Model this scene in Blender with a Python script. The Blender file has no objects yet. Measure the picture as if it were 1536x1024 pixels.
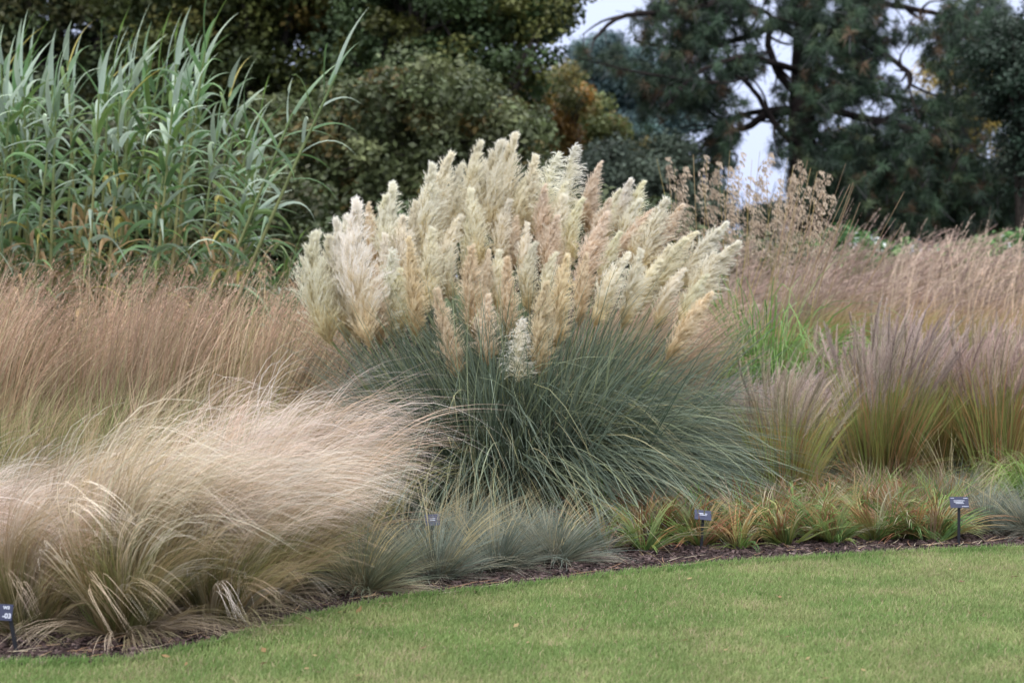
import bpy, math, random
import numpy as np
from mathutils import Vector
random.seed(7)
R = np.random.default_rng(11)
PI = math.pi
SC = bpy.context.scene
COL = SC.collection

# ------------------------------------------------------------------ camera, sky, sun, exposure
F, EYE = 2700.0, 1.6
PITCH = math.atan(92 / F)
cam = bpy.data.cameras.new("camera"); camo = bpy.data.objects.new("camera", cam); COL.objects.link(camo)
camo.location = (0, 0, EYE); camo.rotation_euler = (PI / 2 - PITCH, 0, 0)
cam.sensor_width = 36.0; cam.lens = 36.0 * F / 1536.0
cam.clip_start = 0.1; cam.clip_end = 2000
cam.dof.use_dof = True; cam.dof.focus_distance = 10.2; cam.dof.aperture_fstop = 2.3
cam.dof.aperture_blades = 7
SC.camera = camo

SUN_EL, SUN_AZ = math.radians(52), math.radians(200)      # azimuth clockwise from +Y
w = bpy.data.worlds.new("World"); SC.world = w; w.use_nodes = True
nt = w.node_tree; nt.nodes.clear()
out = nt.nodes.new("ShaderNodeOutputWorld"); bg = nt.nodes.new("ShaderNodeBackground")
sky = nt.nodes.new("ShaderNodeTexSky"); sky.sky_type = 'NISHITA'; sky.sun_disc = False
sky.sun_elevation = SUN_EL; sky.sun_rotation = SUN_AZ; sky.dust_density = 3.0; sky.air_density = 1.0
tc = nt.nodes.new("ShaderNodeTexCoord"); sep = nt.nodes.new("ShaderNodeSeparateXYZ")
ramp = nt.nodes.new("ShaderNodeValToRGB")                  # overcast sheet: brighter towards the zenith
ramp.color_ramp.elements[0].position = 0.0; ramp.color_ramp.elements[0].color = (5.3, 6.1, 8.8, 1)
ramp.color_ramp.elements[1].position = 0.8; ramp.color_ramp.elements[1].color = (19, 19.6, 21.0, 1)
e = ramp.color_ramp.elements.new(0.22); e.color = (6.8, 7.5, 9.9, 1)
cn = nt.nodes.new("ShaderNodeTexNoise"); cn.inputs["Scale"].default_value = 3.0; cn.inputs["Detail"].default_value = 5
cm = nt.nodes.new("ShaderNodeMapRange"); cm.inputs[3].default_value = 0.86; cm.inputs[4].default_value = 1.12
mul = nt.nodes.new("ShaderNodeMix"); mul.data_type = 'RGBA'; mul.blend_type = 'MULTIPLY'; mul.inputs[0].default_value = 1
mx = nt.nodes.new("ShaderNodeMix"); mx.data_type = 'RGBA'; mx.inputs[0].default_value = 0.88
L = nt.links.new
L(tc.outputs["Generated"], sep.inputs[0]); L(sep.outputs["Z"], ramp.inputs[0]); L(tc.outputs["Generated"], cn.inputs["Vector"])
L(cn.outputs["Fac"], cm.inputs[0]); L(ramp.outputs[0], mul.inputs[6]); L(cm.outputs[0], mul.inputs[7])
L(sky.outputs[0], mx.inputs[6]); L(mul.outputs[2], mx.inputs[7]); L(mx.outputs[2], bg.inputs[0])
bg.inputs[1].default_value = 0.1
L(bg.outputs[0], out.inputs[0])
sl = bpy.data.lights.new("sun", 'SUN'); sl.energy = 0.9; sl.angle = math.radians(25); sl.color = (1, 0.97, 0.92)
so = bpy.data.objects.new("sun", sl); COL.objects.link(so)
sd = Vector((math.sin(SUN_AZ) * math.cos(SUN_EL), math.cos(SUN_AZ) * math.cos(SUN_EL), math.sin(SUN_EL)))
so.rotation_euler = sd.to_track_quat('Z', 'Y').to_euler()
SC.view_settings.view_transform = 'Standard'; SC.view_settings.look = 'None'
SC.view_settings.exposure = 0.57; SC.view_settings.gamma = 1.0
SC.render.engine = 'CYCLES'
cy = SC.cycles
cy.max_bounces = 6; cy.diffuse_bounces = 4; cy.transmission_bounces = 4; cy.glossy_bounces = 2
cy.use_denoising = True; cy.denoiser = 'OPENIMAGEDENOISE'; cy.denoising_input_passes = 'RGB_ALBEDO_NORMAL'; cy.denoising_prefilter = 'ACCURATE'; cy.use_adaptive_sampling = True; cy.adaptive_threshold = 0.006
cy.use_fast_gi = False; cy.filter_width = 1.5

# ------------------------------------------------------------------ helpers
def px(x, y, d):
    """world point seen at pixel (x, y) of the 1536 frame, d metres away along +Y"""
    u, v = (x - 768) / F, (512 - y) / F
    dy = math.cos(PITCH) + v * math.sin(PITCH); dz = -math.sin(PITCH) + v * math.cos(PITCH)
    return np.array((u / dy * d, d, EYE + dz / dy * d))

def ground_z(x, y):
    x = np.asarray(x, float); y = np.asarray(y, float)
    t = np.clip((y - 14.5) / 13.0, 0, 1); s = t * t * (3 - 2 * t)
    return s * (0.55 + 0.25 * np.clip((x + 2) / 6, 0, 1))

def gp(x, d):
    X = (x - 768) / F * d
    return np.array((X, d, float(ground_z(X, d))))

_NG = R.random((8, 64, 64))
def vnoise(x, y, scale=1.0, k=0, octaves=2):
    r = 0; a = 1.0; tot = 0
    for o in range(octaves):
        g = _NG[(k + o) % 8]
        X = np.asarray(x) / scale * 2 ** o + 17.3 * k; Y = np.asarray(y) / scale * 2 ** o + 5.1 * k
        xi = np.floor(X).astype(int); yi = np.floor(Y).astype(int); fx = X - xi; fy = Y - yi
        fx = fx * fx * (3 - 2 * fx); fy = fy * fy * (3 - 2 * fy)
        a00 = g[xi % 64, yi % 64]; a10 = g[(xi + 1) % 64, yi % 64]; a01 = g[xi % 64, (yi + 1) % 64]; a11 = g[(xi + 1) % 64, (yi + 1) % 64]
        r = r + a * ((a00 * (1 - fx) + a10 * fx) * (1 - fy) + (a01 * (1 - fx) + a11 * fx) * fy); tot += a; a *= 0.5
    return r / tot

def norm(v):
    return v / np.maximum(np.linalg.norm(v, axis=-1, keepdims=True), 1e-9)

class Geo:
    """collects quads with a colour per vertex, then links them as ONE mesh"""
    def __init__(s): s.V, s.Q, s.C, s.n = [], [], [], 0
    def add(s, V, Q, C):
        V = np.asarray(V, np.float32).reshape(-1, 3); Q = np.asarray(Q, np.int32).reshape(-1, 4)
        C = np.broadcast_to(np.asarray(C, np.float32), (len(V), 3))
        s.V.append(V); s.Q.append(Q + s.n); s.C.append(C); s.n += len(V)
    def ribbons(s, P, W, S, C):
        """P (N,K,3) centre lines, W (N,K) widths, S (N,3)|(N,K,3) side vectors, C (N,K,3)"""
        N, K = P.shape[:2]
        if S.ndim == 2: S = S[:, None, :]
        off = S * (W * 0.5)[..., None]
        V = np.stack([P - off, P + off], 2).reshape(-1, 3)
        base = (np.arange(N)[:, None] * K + np.arange(K - 1)[None]) * 2
        Q = np.stack([base, base + 1, base + 3, base + 2], -1)
        C = np.broadcast_to(C, (N, K, 3)); C = np.repeat(C.reshape(-1, 3), 2, 0)
        s.add(V, Q, C)
    def tube(s, pts, rad, col, sides=8, rough=0.0):
        pts = np.asarray(pts, float); K = len(pts); rad = np.broadcast_to(np.asarray(rad, float), (K,))
        T = norm(np.gradient(pts, axis=0)); ref = np.array((0.13, 0.97, 0.2))
        A = norm(np.cross(T, ref)); B = np.cross(T, A)
        a = np.arange(sides) / sides * 2 * PI
        r = rad[:, None] * (1 + rough * R.normal(size=(K, sides)))
        V = pts[:, None] + r[..., None] * (np.cos(a)[None, :, None] * A[:, None] + np.sin(a)[None, :, None] * B[:, None])
        i = np.arange(K - 1)[:, None] * sides; j = np.arange(sides)[None]; j2 = (j + 1) % sides
        s.add(V.reshape(-1, 3), np.stack([i + j, i + j2, i + sides + j2, i + sides + j], -1), col)
    def box(s, c, d, col):
        c = np.array(c, float); d = np.array(d, float) / 2
        k = np.array([(x, y, z) for x in (-1, 1) for y in (-1, 1) for z in (-1, 1)]) * d + c
        s.add(k, [(0, 1, 3, 2), (4, 6, 7, 5), (0, 4, 5, 1), (2, 3, 7, 6), (0, 2, 6, 4), (1, 5, 7, 3)], col)
    def mesh(s, name, mat):
        V = np.concatenate(s.V); Q = np.concatenate(s.Q); C = np.concatenate(s.C)
        me = bpy.data.meshes.new(name)
        me.vertices.add(len(V)); me.vertices.foreach_set("co", V.ravel())
        me.loops.add(Q.size); me.loops.foreach_set("vertex_index", Q.ravel())
        me.polygons.add(len(Q)); me.polygons.foreach_set("loop_start", np.arange(0, Q.size, 4, dtype=np.int32))
        me.update(calc_edges=True)
        at = me.color_attributes.new("Col", 'FLOAT_COLOR', 'POINT')
        at.data.foreach_set("color", np.concatenate([C, np.ones((len(C), 1), np.float32)], 1).ravel())
        me.materials.append(mat)
        return me
    def build(s, name, mat, parent=None):
        return link(name, s.mesh(name, mat), parent)

def link(name, data, parent=None):
    o = bpy.data.objects.new(name, data); COL.objects.link(o)
    if parent is not None: o.parent = parent
    return o
def thing(name, label, cat, loc=(0, 0, 0), rz=0, group=None):
    o = link(name, None); o.location = loc; o.rotation_euler = (0, 0, rz); o.empty_display_size = 0.1
    o["label"] = label; o["category"] = cat
    if group: o["group"] = group
    return o
def tag(o, label=None, cat=None, group=None, kind=None):
    for k, v in (("label", label), ("category", cat), ("group", group), ("kind", kind)):
        if v: o[k] = v
    return o
def dup(root, loc, rz=0, scale=1.0, label=None, tint=None):
    r = root.copy(); COL.objects.link(r); r.location = loc; r.rotation_euler = (0, 0, rz)
    r.scale = (scale, scale, scale) if not hasattr(scale, '__len__') else scale
    if label: r["label"] = label
    for ch in list(root.children):
        c = ch.copy(); COL.objects.link(c); c.parent = r
        if tint: c.color = (*tint, 1)
        for g in list(ch.children):
            d = g.copy(); COL.objects.link(d); d.parent = c
    return r

def leafmat(name, rough=0.6, spec=0.25, trans=0.3, vary=0.25, vscale=3.0, sheen=0.0, bump=0):
    m = bpy.data.materials.new(name); m.use_nodes = True; t = m.node_tree; t.nodes.clear(); n = t.nodes.new; l = t.links.new
    o = n("ShaderNodeOutputMaterial"); at = n("ShaderNodeAttribute"); at.attribute_name = "Col"
    oi = n("ShaderNodeObjectInfo"); m1 = n("ShaderNodeMix"); m1.data_type = 'RGBA'; m1.blend_type = 'MULTIPLY'; m1.inputs[0].default_value = 1
    l(at.outputs["Color"], m1.inputs[6]); l(oi.outputs["Color"], m1.inputs[7])
    geo = n("ShaderNodeNewGeometry"); nz = n("ShaderNodeTexNoise"); nz.inputs["Scale"].default_value = vscale; nz.inputs["Detail"].default_value = 4
    l(geo.outputs["Position"], nz.inputs["Vector"])
    mr = n("ShaderNodeMapRange"); mr.inputs[1].default_value = 0.3; mr.inputs[2].default_value = 0.7
    mr.inputs[3].default_value = 1 - vary; mr.inputs[4].default_value = 1 + vary
    l(nz.outputs["Fac"], mr.inputs[0])
    m2 = n("ShaderNodeMix"); m2.data_type = 'RGBA'; m2.blend_type = 'MULTIPLY'; m2.inputs[0].default_value = 1
    l(m1.outputs[2], m2.inputs[6]); l(mr.outputs[0], m2.inputs[7])
    p = n("ShaderNodeBsdfPrincipled"); p.inputs["Roughness"].default_value = rough; p.inputs["Specular IOR Level"].default_value = spec
    l(m2.outputs[2], p.inputs["Base Color"])
    if bump:
        b = n("ShaderNodeBump"); b.inputs["Strength"].default_value = 0.8; b.inputs["Distance"].default_value = bump
        n2 = n("ShaderNodeTexNoise"); n2.inputs["Scale"].default_value = 14; n2.inputs["Detail"].default_value = 8
        l(geo.outputs["Position"], n2.inputs["Vector"]); l(n2.outputs["Fac"], b.inputs["Height"]); l(b.outputs[0], p.inputs["Normal"])
    if trans > 0:
        tr = n("ShaderNodeBsdfTranslucent"); l(m2.outputs[2], tr.inputs["Color"])
        ms = n("ShaderNodeMixShader"); ms.inputs[0].default_value = trans
        l(p.outputs[0], ms.inputs[1]); l(tr.outputs[0], ms.inputs[2]); l(ms.outputs[0], o.inputs[0])
    else:
        l(p.outputs[0], o.inputs[0])
    return m

M_leaf = leafmat("grass_blade", 0.5, 0.3, 0.3)
M_gloss = leafmat("reed_leaf", 0.5, 0.32, 0.34, 0.15)
M_straw = leafmat("straw", 0.65, 0.2, 0.35, 0.15)
M_plume = leafmat("plume_hair", 0.7, 0.15, 0.5, 0.08, 6)
M_tree = leafmat("tree_leaf", 0.5, 0.3, 0.25, 0.3, 1.2)
M_needle = leafmat("pine_needle", 0.5, 0.3, 0.15, 0.25, 1.0)
M_bark = leafmat("bark", 0.9, 0.1, 0, 0.45, 5, bump=0.05)
M_lawn = leafmat("lawn_blade", 0.6, 0.2, 0.35, 0.12, 2)
M_chip = leafmat("bark_chip", 0.85, 0.2, 0, 0.3, 20)

def pal(cols, n, jit=0.12, p=None):
    """n random colours from a palette, each jittered in brightness"""
    cols = np.asarray(cols, float)
    i = R.choice(len(cols), n, p=p)
    return cols[i] * (1 + jit * R.normal(size=(n, 1))).clip(0.5, 1.6)
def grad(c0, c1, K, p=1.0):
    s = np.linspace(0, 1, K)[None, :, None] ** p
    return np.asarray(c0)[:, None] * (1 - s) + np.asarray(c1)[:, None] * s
def grow(root, d0, Ls, K, B, p=1.5, wob=0.0):
    N = len(root); s = np.linspace(0, 1, K)
    D = norm(d0)[:, None] + (s ** p)[None, :, None] * B[:, None]
    if wob: 
        ph = R.random((N, 1, 3)) * 6.3
        D = D + wob * np.sin(ph + s[None, :, None] * 4.0 * R.uniform(.5, 1.5, (N, 1, 1)))
    D = norm(D)
    st = (Ls / (K - 1))[:, None, None]
    P = np.cumsum(D * st, 1) - D[:, :1] * st
    return root[:, None] + P
def taper(N, K, w, root=0.7, peak=0.3, tip=0.06):
    s = np.linspace(0, 1, K)
    t = np.where(s < peak, root + (1 - root) * s / max(peak, 1e-6), 1 - (1 - tip) * ((s - peak) / (1 - peak)) ** 1.4)
    return np.asarray(w).reshape(-1, 1) * t[None] * np.ones((N, 1))
def sides(N):
    a = R.random(N) * 2 * PI
    return norm(np.stack([np.cos(a), np.sin(a) * 0.6, 0.25 * R.normal(size=N)], 1))
def splay(N, emin, emax, az=None, pw=1.0):
    """directions with elevation from vertical between emin, emax degrees"""
    a = R.random(N) * 2 * PI if az is None else az
    e = np.radians(emin + (emax - emin) * R.random(N) ** pw)
    return np.stack([np.sin(e) * np.cos(a), np.sin(e) * np.sin(a), np.cos(e)], 1), a, e
def disc(N, r, pw=0.5):
    a = R.random(N) * 2 * PI; q = r * R.random(N) ** pw
    return np.stack([q * np.cos(a), q * np.sin(a), np.zeros(N)], 1)

# ------------------------------------------------------------------ the setting
EX = np.array([-14, -6, -3.5, -2.16, -1.6, -1.30, -1.007, -.566, -.03, .478, 1.09, 1.65, 2.40, 3.06, 5, 8, 14])
EY = np.array([7.7, 7.42, 7.30, 7.36, 7.42, 7.78, 8.33, 8.88, 9.20, 9.56, 9.93, 10.15, 10.43, 10.57, 10.8, 10.95, 11.7])
def edge(x):
    x = np.asarray(x, float)
    return np.interp(x, EX, EY) + 0.035 * (vnoise(x, x * 0, 0.35, 3, 3) - 0.5)

def sheet(name, xs, ys, zf, mat, label=None):
    X, Y = np.meshgrid(xs, ys); V = np.stack([X, Y, zf(X, Y)], -1)
    g = Geo(); nx = len(xs); i = np.arange(len(ys) - 1)[:, None] * nx + np.arange(nx - 1)[None]
    g.add(V.reshape(-1, 3), np.stack([i, i + 1, i + nx + 1, i + nx], -1), (1, 1, 1))
    return tag(g.build(name, mat), kind="structure")

def groundmat(name, cols, scale, bump=0.02):
    m = bpy.data.materials.new(name); m.use_nodes = True; t = m.node_tree; n = t.nodes.new; l = t.links.new
    p = t.nodes["Principled BSDF"]; p.inputs["Roughness"].default_value = 0.95; p.inputs["Specular IOR Level"].default_value = 0.1
    geo = n("ShaderNodeNewGeometry"); a = n("ShaderNodeTexNoise"); a.inputs["Scale"].default_value = scale; a.inputs["Detail"].default_value = 10; a.inputs["Roughness"].default_value = 0.7
    r = n("ShaderNodeValToRGB"); l(geo.outputs["Position"], a.inputs["Vector"]); l(a.outputs["Fac"], r.inputs[0])
    el = r.color_ramp.elements; el[0].position = 0.3; el[1].position = 0.72; el[0].color = (*cols[0], 1); el[1].color = (*cols[-1], 1)
    for k, c in enumerate(cols[1:-1]):
        q = el.new(0.3 + 0.42 * (k + 1) / (len(cols) - 1)); q.color = (*c, 1)
    l(r.outputs[0], p.inputs["Base Color"])
    b = n("ShaderNodeBump"); b.inputs["Distance"].default_value = bump; f = n("ShaderNodeTexNoise"); f.inputs["Scale"].default_value = scale * 12; f.inputs["Detail"].default_value = 6
    l(geo.outputs["Position"], f.inputs["Vector"]); l(f.outputs["Fac"], b.inputs["Height"]); l(b.outputs[0], p.inputs["Normal"])
    return m
M_soil = groundmat("mulch_soil", [(.018, .012, .011), (.035, .024, .022), (.06, .042, .038)], 9)
M_turf = groundmat("turf", [(.055, .085, .02), (.085, .12, .03), (.13, .14, .05)], 1.6)
M_far = groundmat("meadow", [(.04, .06, .02), (.07, .08, .03)], 0.4)

xs = np.concatenate([np.linspace(-900, -30, 12), np.linspace(-28, 28, 113), np.linspace(30, 900, 12)])
ys = np.concatenate([np.linspace(-60, 4, 8), np.linspace(5, 40, 71), np.linspace(45, 1800, 20)])
sheet("ground", xs, ys, lambda X, Y: ground_z(X, Y) - 0.012, M_soil)
# lawn: a turf sheet that ends on the curved bed edge, 25 mm above the mulch
g = Geo(); lx = np.linspace(-14, 14, 561); tt = np.linspace(0, 1, 30)
ey = edge(lx)
V = np.stack([np.broadcast_to(lx, (30, 561)), -20 + (ey[None] + 20) * tt[:, None] ** 0.6, np.full((30, 561), 0.012)], -1)
i = np.arange(29)[:, None] * 561 + np.arange(560)[None]
g.add(V.reshape(-1, 3), np.stack([i, i + 1, i + 562, i + 561], -1), (1, 1, 1))
V = np.stack([np.stack([lx, ey, np.full(561, .012)], -1), np.stack([lx, ey + .01, np.full(561, -.02)], -1)], 0)
i = np.arange(560)
g.add(V.reshape(-1, 3), np.stack([i, i + 1, i + 562, i + 561], -1), (1, 1, 1))
tag(g.build("lawn", M_turf), kind="structure")
sheet("meadow", np.linspace(-200, 200, 41), np.linspace(29, 900, 30), lambda X, Y: ground_z(X, Y) + 0.0, M_far)

# lawn blades
def lawn_blades(n, x0, x1, y0, hs, wid, edge_only=False):
    x = R.uniform(x0, x1, n); ye = edge(x)
    if edge_only: y = ye - np.abs(R.normal(0, .03, n)) + 0.01
    else:
        y = R.uniform(y0, 10.95, n); k = y < ye; x, y = x[k], y[k]
    k = np.abs(x) < y * 0.30 + 0.25; x, y = x[k], y[k]; N = len(x)
    root = np.stack([x, y, np.full(N, .010)], 1)
    d0, _, _ = splay(N, 5, 48); h = hs * R.uniform(.6, 1.35, N)
    pat = vnoise(x, y, .35, 1, 3); pat2 = vnoise(x, y, .9, 4, 2); pat3 = vnoise(x, y, 0.11, 6, 2)
    t = np.clip((pat - .22) * 1.5 + (pat2 - .5) * 0.85 + (pat3 - .5) * .5 + R.normal(0, .16, N), 0, 1)[:, None]
    c = np.array((.205, .295, .095)) * (1 - t) + np.array((.36, .385, .165)) * t
    dry = (R.random(N) < .10 + .16 * (pat > .68) + .30 * (pat3 > .80))[:, None]
    c = np.where(dry, np.array((.48, .41, .24)) * R.uniform(.7, 1.1, (N, 1)), c * R.uniform(.8, 1.2, (N, 1)))
    if edge_only: c = c * np.array((.8, .95, .8)); h *= 1.2
    P = grow(root, d0, h, 3, np.stack([R.normal(.2, .3, N), R.normal(0, .3, N), R.uniform(-.5, 0, N)], 1))
    G.ribbons(P, taper(N, 3, wid * R.uniform(.7, 1.3, N), 1, .3, .1), sides(N), grad(c * .8, c * 1.08, 3))
G = Geo()
lawn_blades(420000, -3.8, 3.8, 6.2, .028, .0042)
lawn_blades(14000, -3.8, 3.8, 0, .036, .0042, True)
tag(G.build("lawn_grass", M_lawn), "short mown green lawn grass with yellowish patches in front of the beds", "grass", kind="stuff")

# mulch chips along the front of the bed
n = 30000
x = R.uniform(-3.6, 4, n); y = edge(x) + np.abs(R.normal(0, 1, n)) * .45 - .02; s = R.uniform(.006, .024, n)
a = R.random(n) * 2 * PI; t = norm(np.stack([np.cos(a), np.sin(a), R.normal(0, .35, n)], 1)); b = norm(np.cross(t, np.stack([R.normal(0, .4, n), R.normal(0, .4, n), np.ones(n)], 1)))
c = pal([(.035, .022, .020), (.06, .038, .034), (.10, .068, .062), (.16, .115, .105), (.022, .015, .015)], n, p=[.3, .3, .2, .06, .14])
g = Geo(); C0 = np.stack([x, y, R.uniform(0, .022, n)], 1)
Vv = np.stack([C0 - t * s[:, None] - b * s[:, None] * .35, C0 + t * s[:, None] * .8 - b * s[:, None] * .3, C0 + t * s[:, None] + b * s[:, None] * .35, C0 - t * s[:, None] * .7 + b * s[:, None] * .45], 1)
up = np.cross(t, b); up *= np.sign(up[:, 2:]); Vt = Vv + (up * (s * .25)[:, None])[:, None]
V8 = np.concatenate([Vv, Vt], 1); i = np.arange(n)[:, None] * 8
q = np.array([(4, 5, 6, 7), (0, 1, 5, 4), (1, 2, 6, 5), (2, 3, 7, 6), (3, 0, 4, 7)])
g.add(V8.reshape(-1, 3), (i[..., None] + q[None]).reshape(-1, 4), np.repeat(c, 8, 0))
tag(g.build("bark_mulch", M_chip), "dark brown bark mulch along the front edge of the bed", "mulch", kind="stuff")

# ------------------------------------------------------------------ pampas grass
def plume_mesh(kind, length=0.62, rad=0.08, nb=540, nh=72, lean=0.25):
    """silky spindle: branchlets rise round a nodding axis and carry fine hairs"""
    g = Geo()
    K = 9; s = np.linspace(0, 1, K)
    D = norm(np.stack([lean * s ** 1.6, .05 * s, np.ones(K)], 1)); ax = np.cumsum(D, 0) * length / (K - 1); ax -= ax[0]
    base_c, mid_c, tip_c = {'cream': ((.62, .49, .24), (.91, .80, .52), (.97, .93, .80)),
                            'white': ((.64, .51, .27), (.92, .82, .57), (.97, .94, .84)),
                            'tan': ((.52, .40, .20), (.74, .60, .37), (.90, .80, .62)),
                            'pink': ((.56, .41, .22), (.80, .65, .43), (.93, .83, .69)),
                            'scruffy': ((.78, .70, .48), (.93, .89, .70), (.97, .95, .88))}[kind]
    scr = kind == 'scruffy'
    if scr: nb = int(nb * .6)
    u = R.random(nb) ** 1.2
    env = np.interp(u, [0, .10, .30, .55, .8, 1], [.55, .95, 1.0, .78, .42, .26])
    root = np.stack([np.interp(u * .99, s, ax[:, k]) for k in range(3)], 1)
    az = R.random(nb) * 2 * PI
    el = np.radians(R.uniform(6, 30, nb) * np.interp(u, [0, .65, 1], [1.05, 1, .30])) * (1.7 if scr else 1)
    d0 = np.stack([np.sin(el) * np.cos(az), np.sin(el) * np.sin(az), np.cos(el)], 1)
    bl = rad * env * R.uniform(1.5, 2.9, nb) + .012
    KB = 6
    P = grow(root, d0, bl, KB, np.stack([R.normal(.35, .2, nb), R.normal(0, .15, nb), R.uniform(-.7, .1, nb) - (.6 if scr else 0)], 1), 1.2)
    g.ribbons(P, taper(nb, KB, .0012, 1, .1, .3), sides(nb), np.broadcast_to(np.array(mid_c) * .9, (nb, KB, 3)))
    # hairs
    N = nb * nh; bi = np.repeat(np.arange(nb), nh); f = R.random(N) ** .8 * (KB - 1.001); i0 = f.astype(int); fr = (f - i0)[:, None]
    hr = P[bi, i0] * (1 - fr) + P[bi, np.minimum(i0 + 1, KB - 1)] * fr
    T = norm(P[bi, np.minimum(i0 + 1, KB - 1)] - P[bi, i0])
    hd = norm(T * 1.0 + R.normal(0, .44, (N, 3)) + np.array((.12, 0, 0.35)))
    hl = R.uniform(.008, .026, N) * (1.1 if not scr else .9)
    t = np.clip(.50 * np.linalg.norm(hr - root[bi], axis=1) / rad / 1.3 + .80 * u[bi] + .02 + R.normal(0, .08, N), 0, 1)[:, None]
    bc, mc, tc_ = map(np.array, (base_c, mid_c, tip_c))
    c = np.where(t < .5, bc + (mc - bc) * t * 2, mc + (tc_ - mc) * (t * 2 - 1)) * R.uniform(.93, 1.05, (N, 1))
    P2 = grow(hr, hd, hl, 2, np.zeros((N, 3)))
    g.ribbons(P2, taper(N, 2, .0019 * R.uniform(.7, 1.3, N), 1, .2, .25), norm(np.cross(hd, norm(hr - np.stack([np.interp(hr[:, 2], ax[:, 2], ax[:, 0]), 0 * hr[:, 0], hr[:, 2]], 1)) + R.normal(0, .35, (N, 3)))), grad(c, np.minimum(c * 1.05, .97), 2))
    g.tube(ax, np.linspace(.004, .001, K), (.45, .38, .2), 5)
    me = g.mesh("plume", M_plume); me["chord"] = [float(ax[-1, 0]), float(np.linalg.norm(ax[-1]))]
    return me
PM = {k: [plume_mesh(k, lean=l, rad=r) for l, r in v] for k, v in
      {'cream': [(.2, .078), (.42, .083), (.1, .072), (.55, .076)], 'white': [(.35, .082), (.6, .085), (.2, .07)],
       'tan': [(.1, .062), (.25, .066), (.0, .06)], 'pink': [(.15, .066), (.3, .072)], 'scruffy': [(.25, .07), (.5, .08)]}.items()}

PAMPAS = gp(790, 12.35)
pamp = thing("pampas_grass", "huge pampas grass with creamy white plumes above a fountain of blue green leaves", "pampas grass", PAMPAS)
# plumes read off the photo in a 700x460 crop enlarged 2.194x: base x, y, tip x, y, kind
PL = """150 745 85 395 w;205 735 130 400 c;240 742 168 345 w;272 760 232 290 w;240 590 195 330 w;300 520 265 285 p;350 560 345 228 w;392 560 322 270 c;
312 742 290 490 t;352 730 338 435 s;425 720 400 400 t;445 540 475 165 c;490 480 530 128 c;512 602 566 330 c;562 852 488 570 t;548 430 575 160 c;
612 420 632 95 c;682 400 690 90 w;622 722 598 430 t;660 812 652 590 p;640 500 604 240 c;742 360 746 62 w;735 745 716 465 t;742 500 748 325 p;
790 400 812 130 c;800 640 806 418 c;832 842 842 548 t;765 862 768 660 s;842 480 840 226 p;852 360 884 118 s;918 340 945 88 s;900 520 905 260 c;
885 762 922 458 t;965 350 1028 145 p;990 380 1010 205 p;955 622 1044 322 p;962 684 985 450 t;1085 380 1118 204 w;1130 370 1162 212 c;1062 470 1200 300 p;
1010 684 1116 452 w;1105 692 1160 440 c;1165 520 1235 268 c;1190 480 1292 288 p;1250 520 1330 372 c;1270 560 1436 345 w;1296 645 1466 410 w;1250 792 1388 575 t;
1325 600 1420 460 w;1130 480 1180 330 c;1215 580 1290 400 c;704 500 722 280 c;775 560 790 350 c;864 560 876 330 p;930 480 962 270 c;1040 430 1082 240 c;
585 540 612 300 c;405 520 422 280 c;462 640 474 370 c;335 650 322 390 c;384 610 372 330 c;655 640 664 440 p;512 430 500 200 c;580 400 604 190 c;
650 380 662 190 c;715 380 716 180 c;770 380 778 200 c;880 420 912 220 c;1005 460 1052 270 p;1100 440 1150 270 w;440 440 452 250 w;250 660 218 440 w;
1180 600 1250 420 c;1290 700 1372 520 c;190 620 150 430 w;1150 640 1215 470 c;1215 690 1300 500 c;540 600 530 420 c;700 640 690 440 c;1030 560 1085 380 c;860 640 872 450 c;120 700 108 470 w;380 700 362 500 c"""
kindmap = dict(w='white', c='cream', t='tan', p='pink', s='scruffy')
M_stem = leafmat("plume_stalk", .5, .3, .1, .15)
pi = 0
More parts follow.
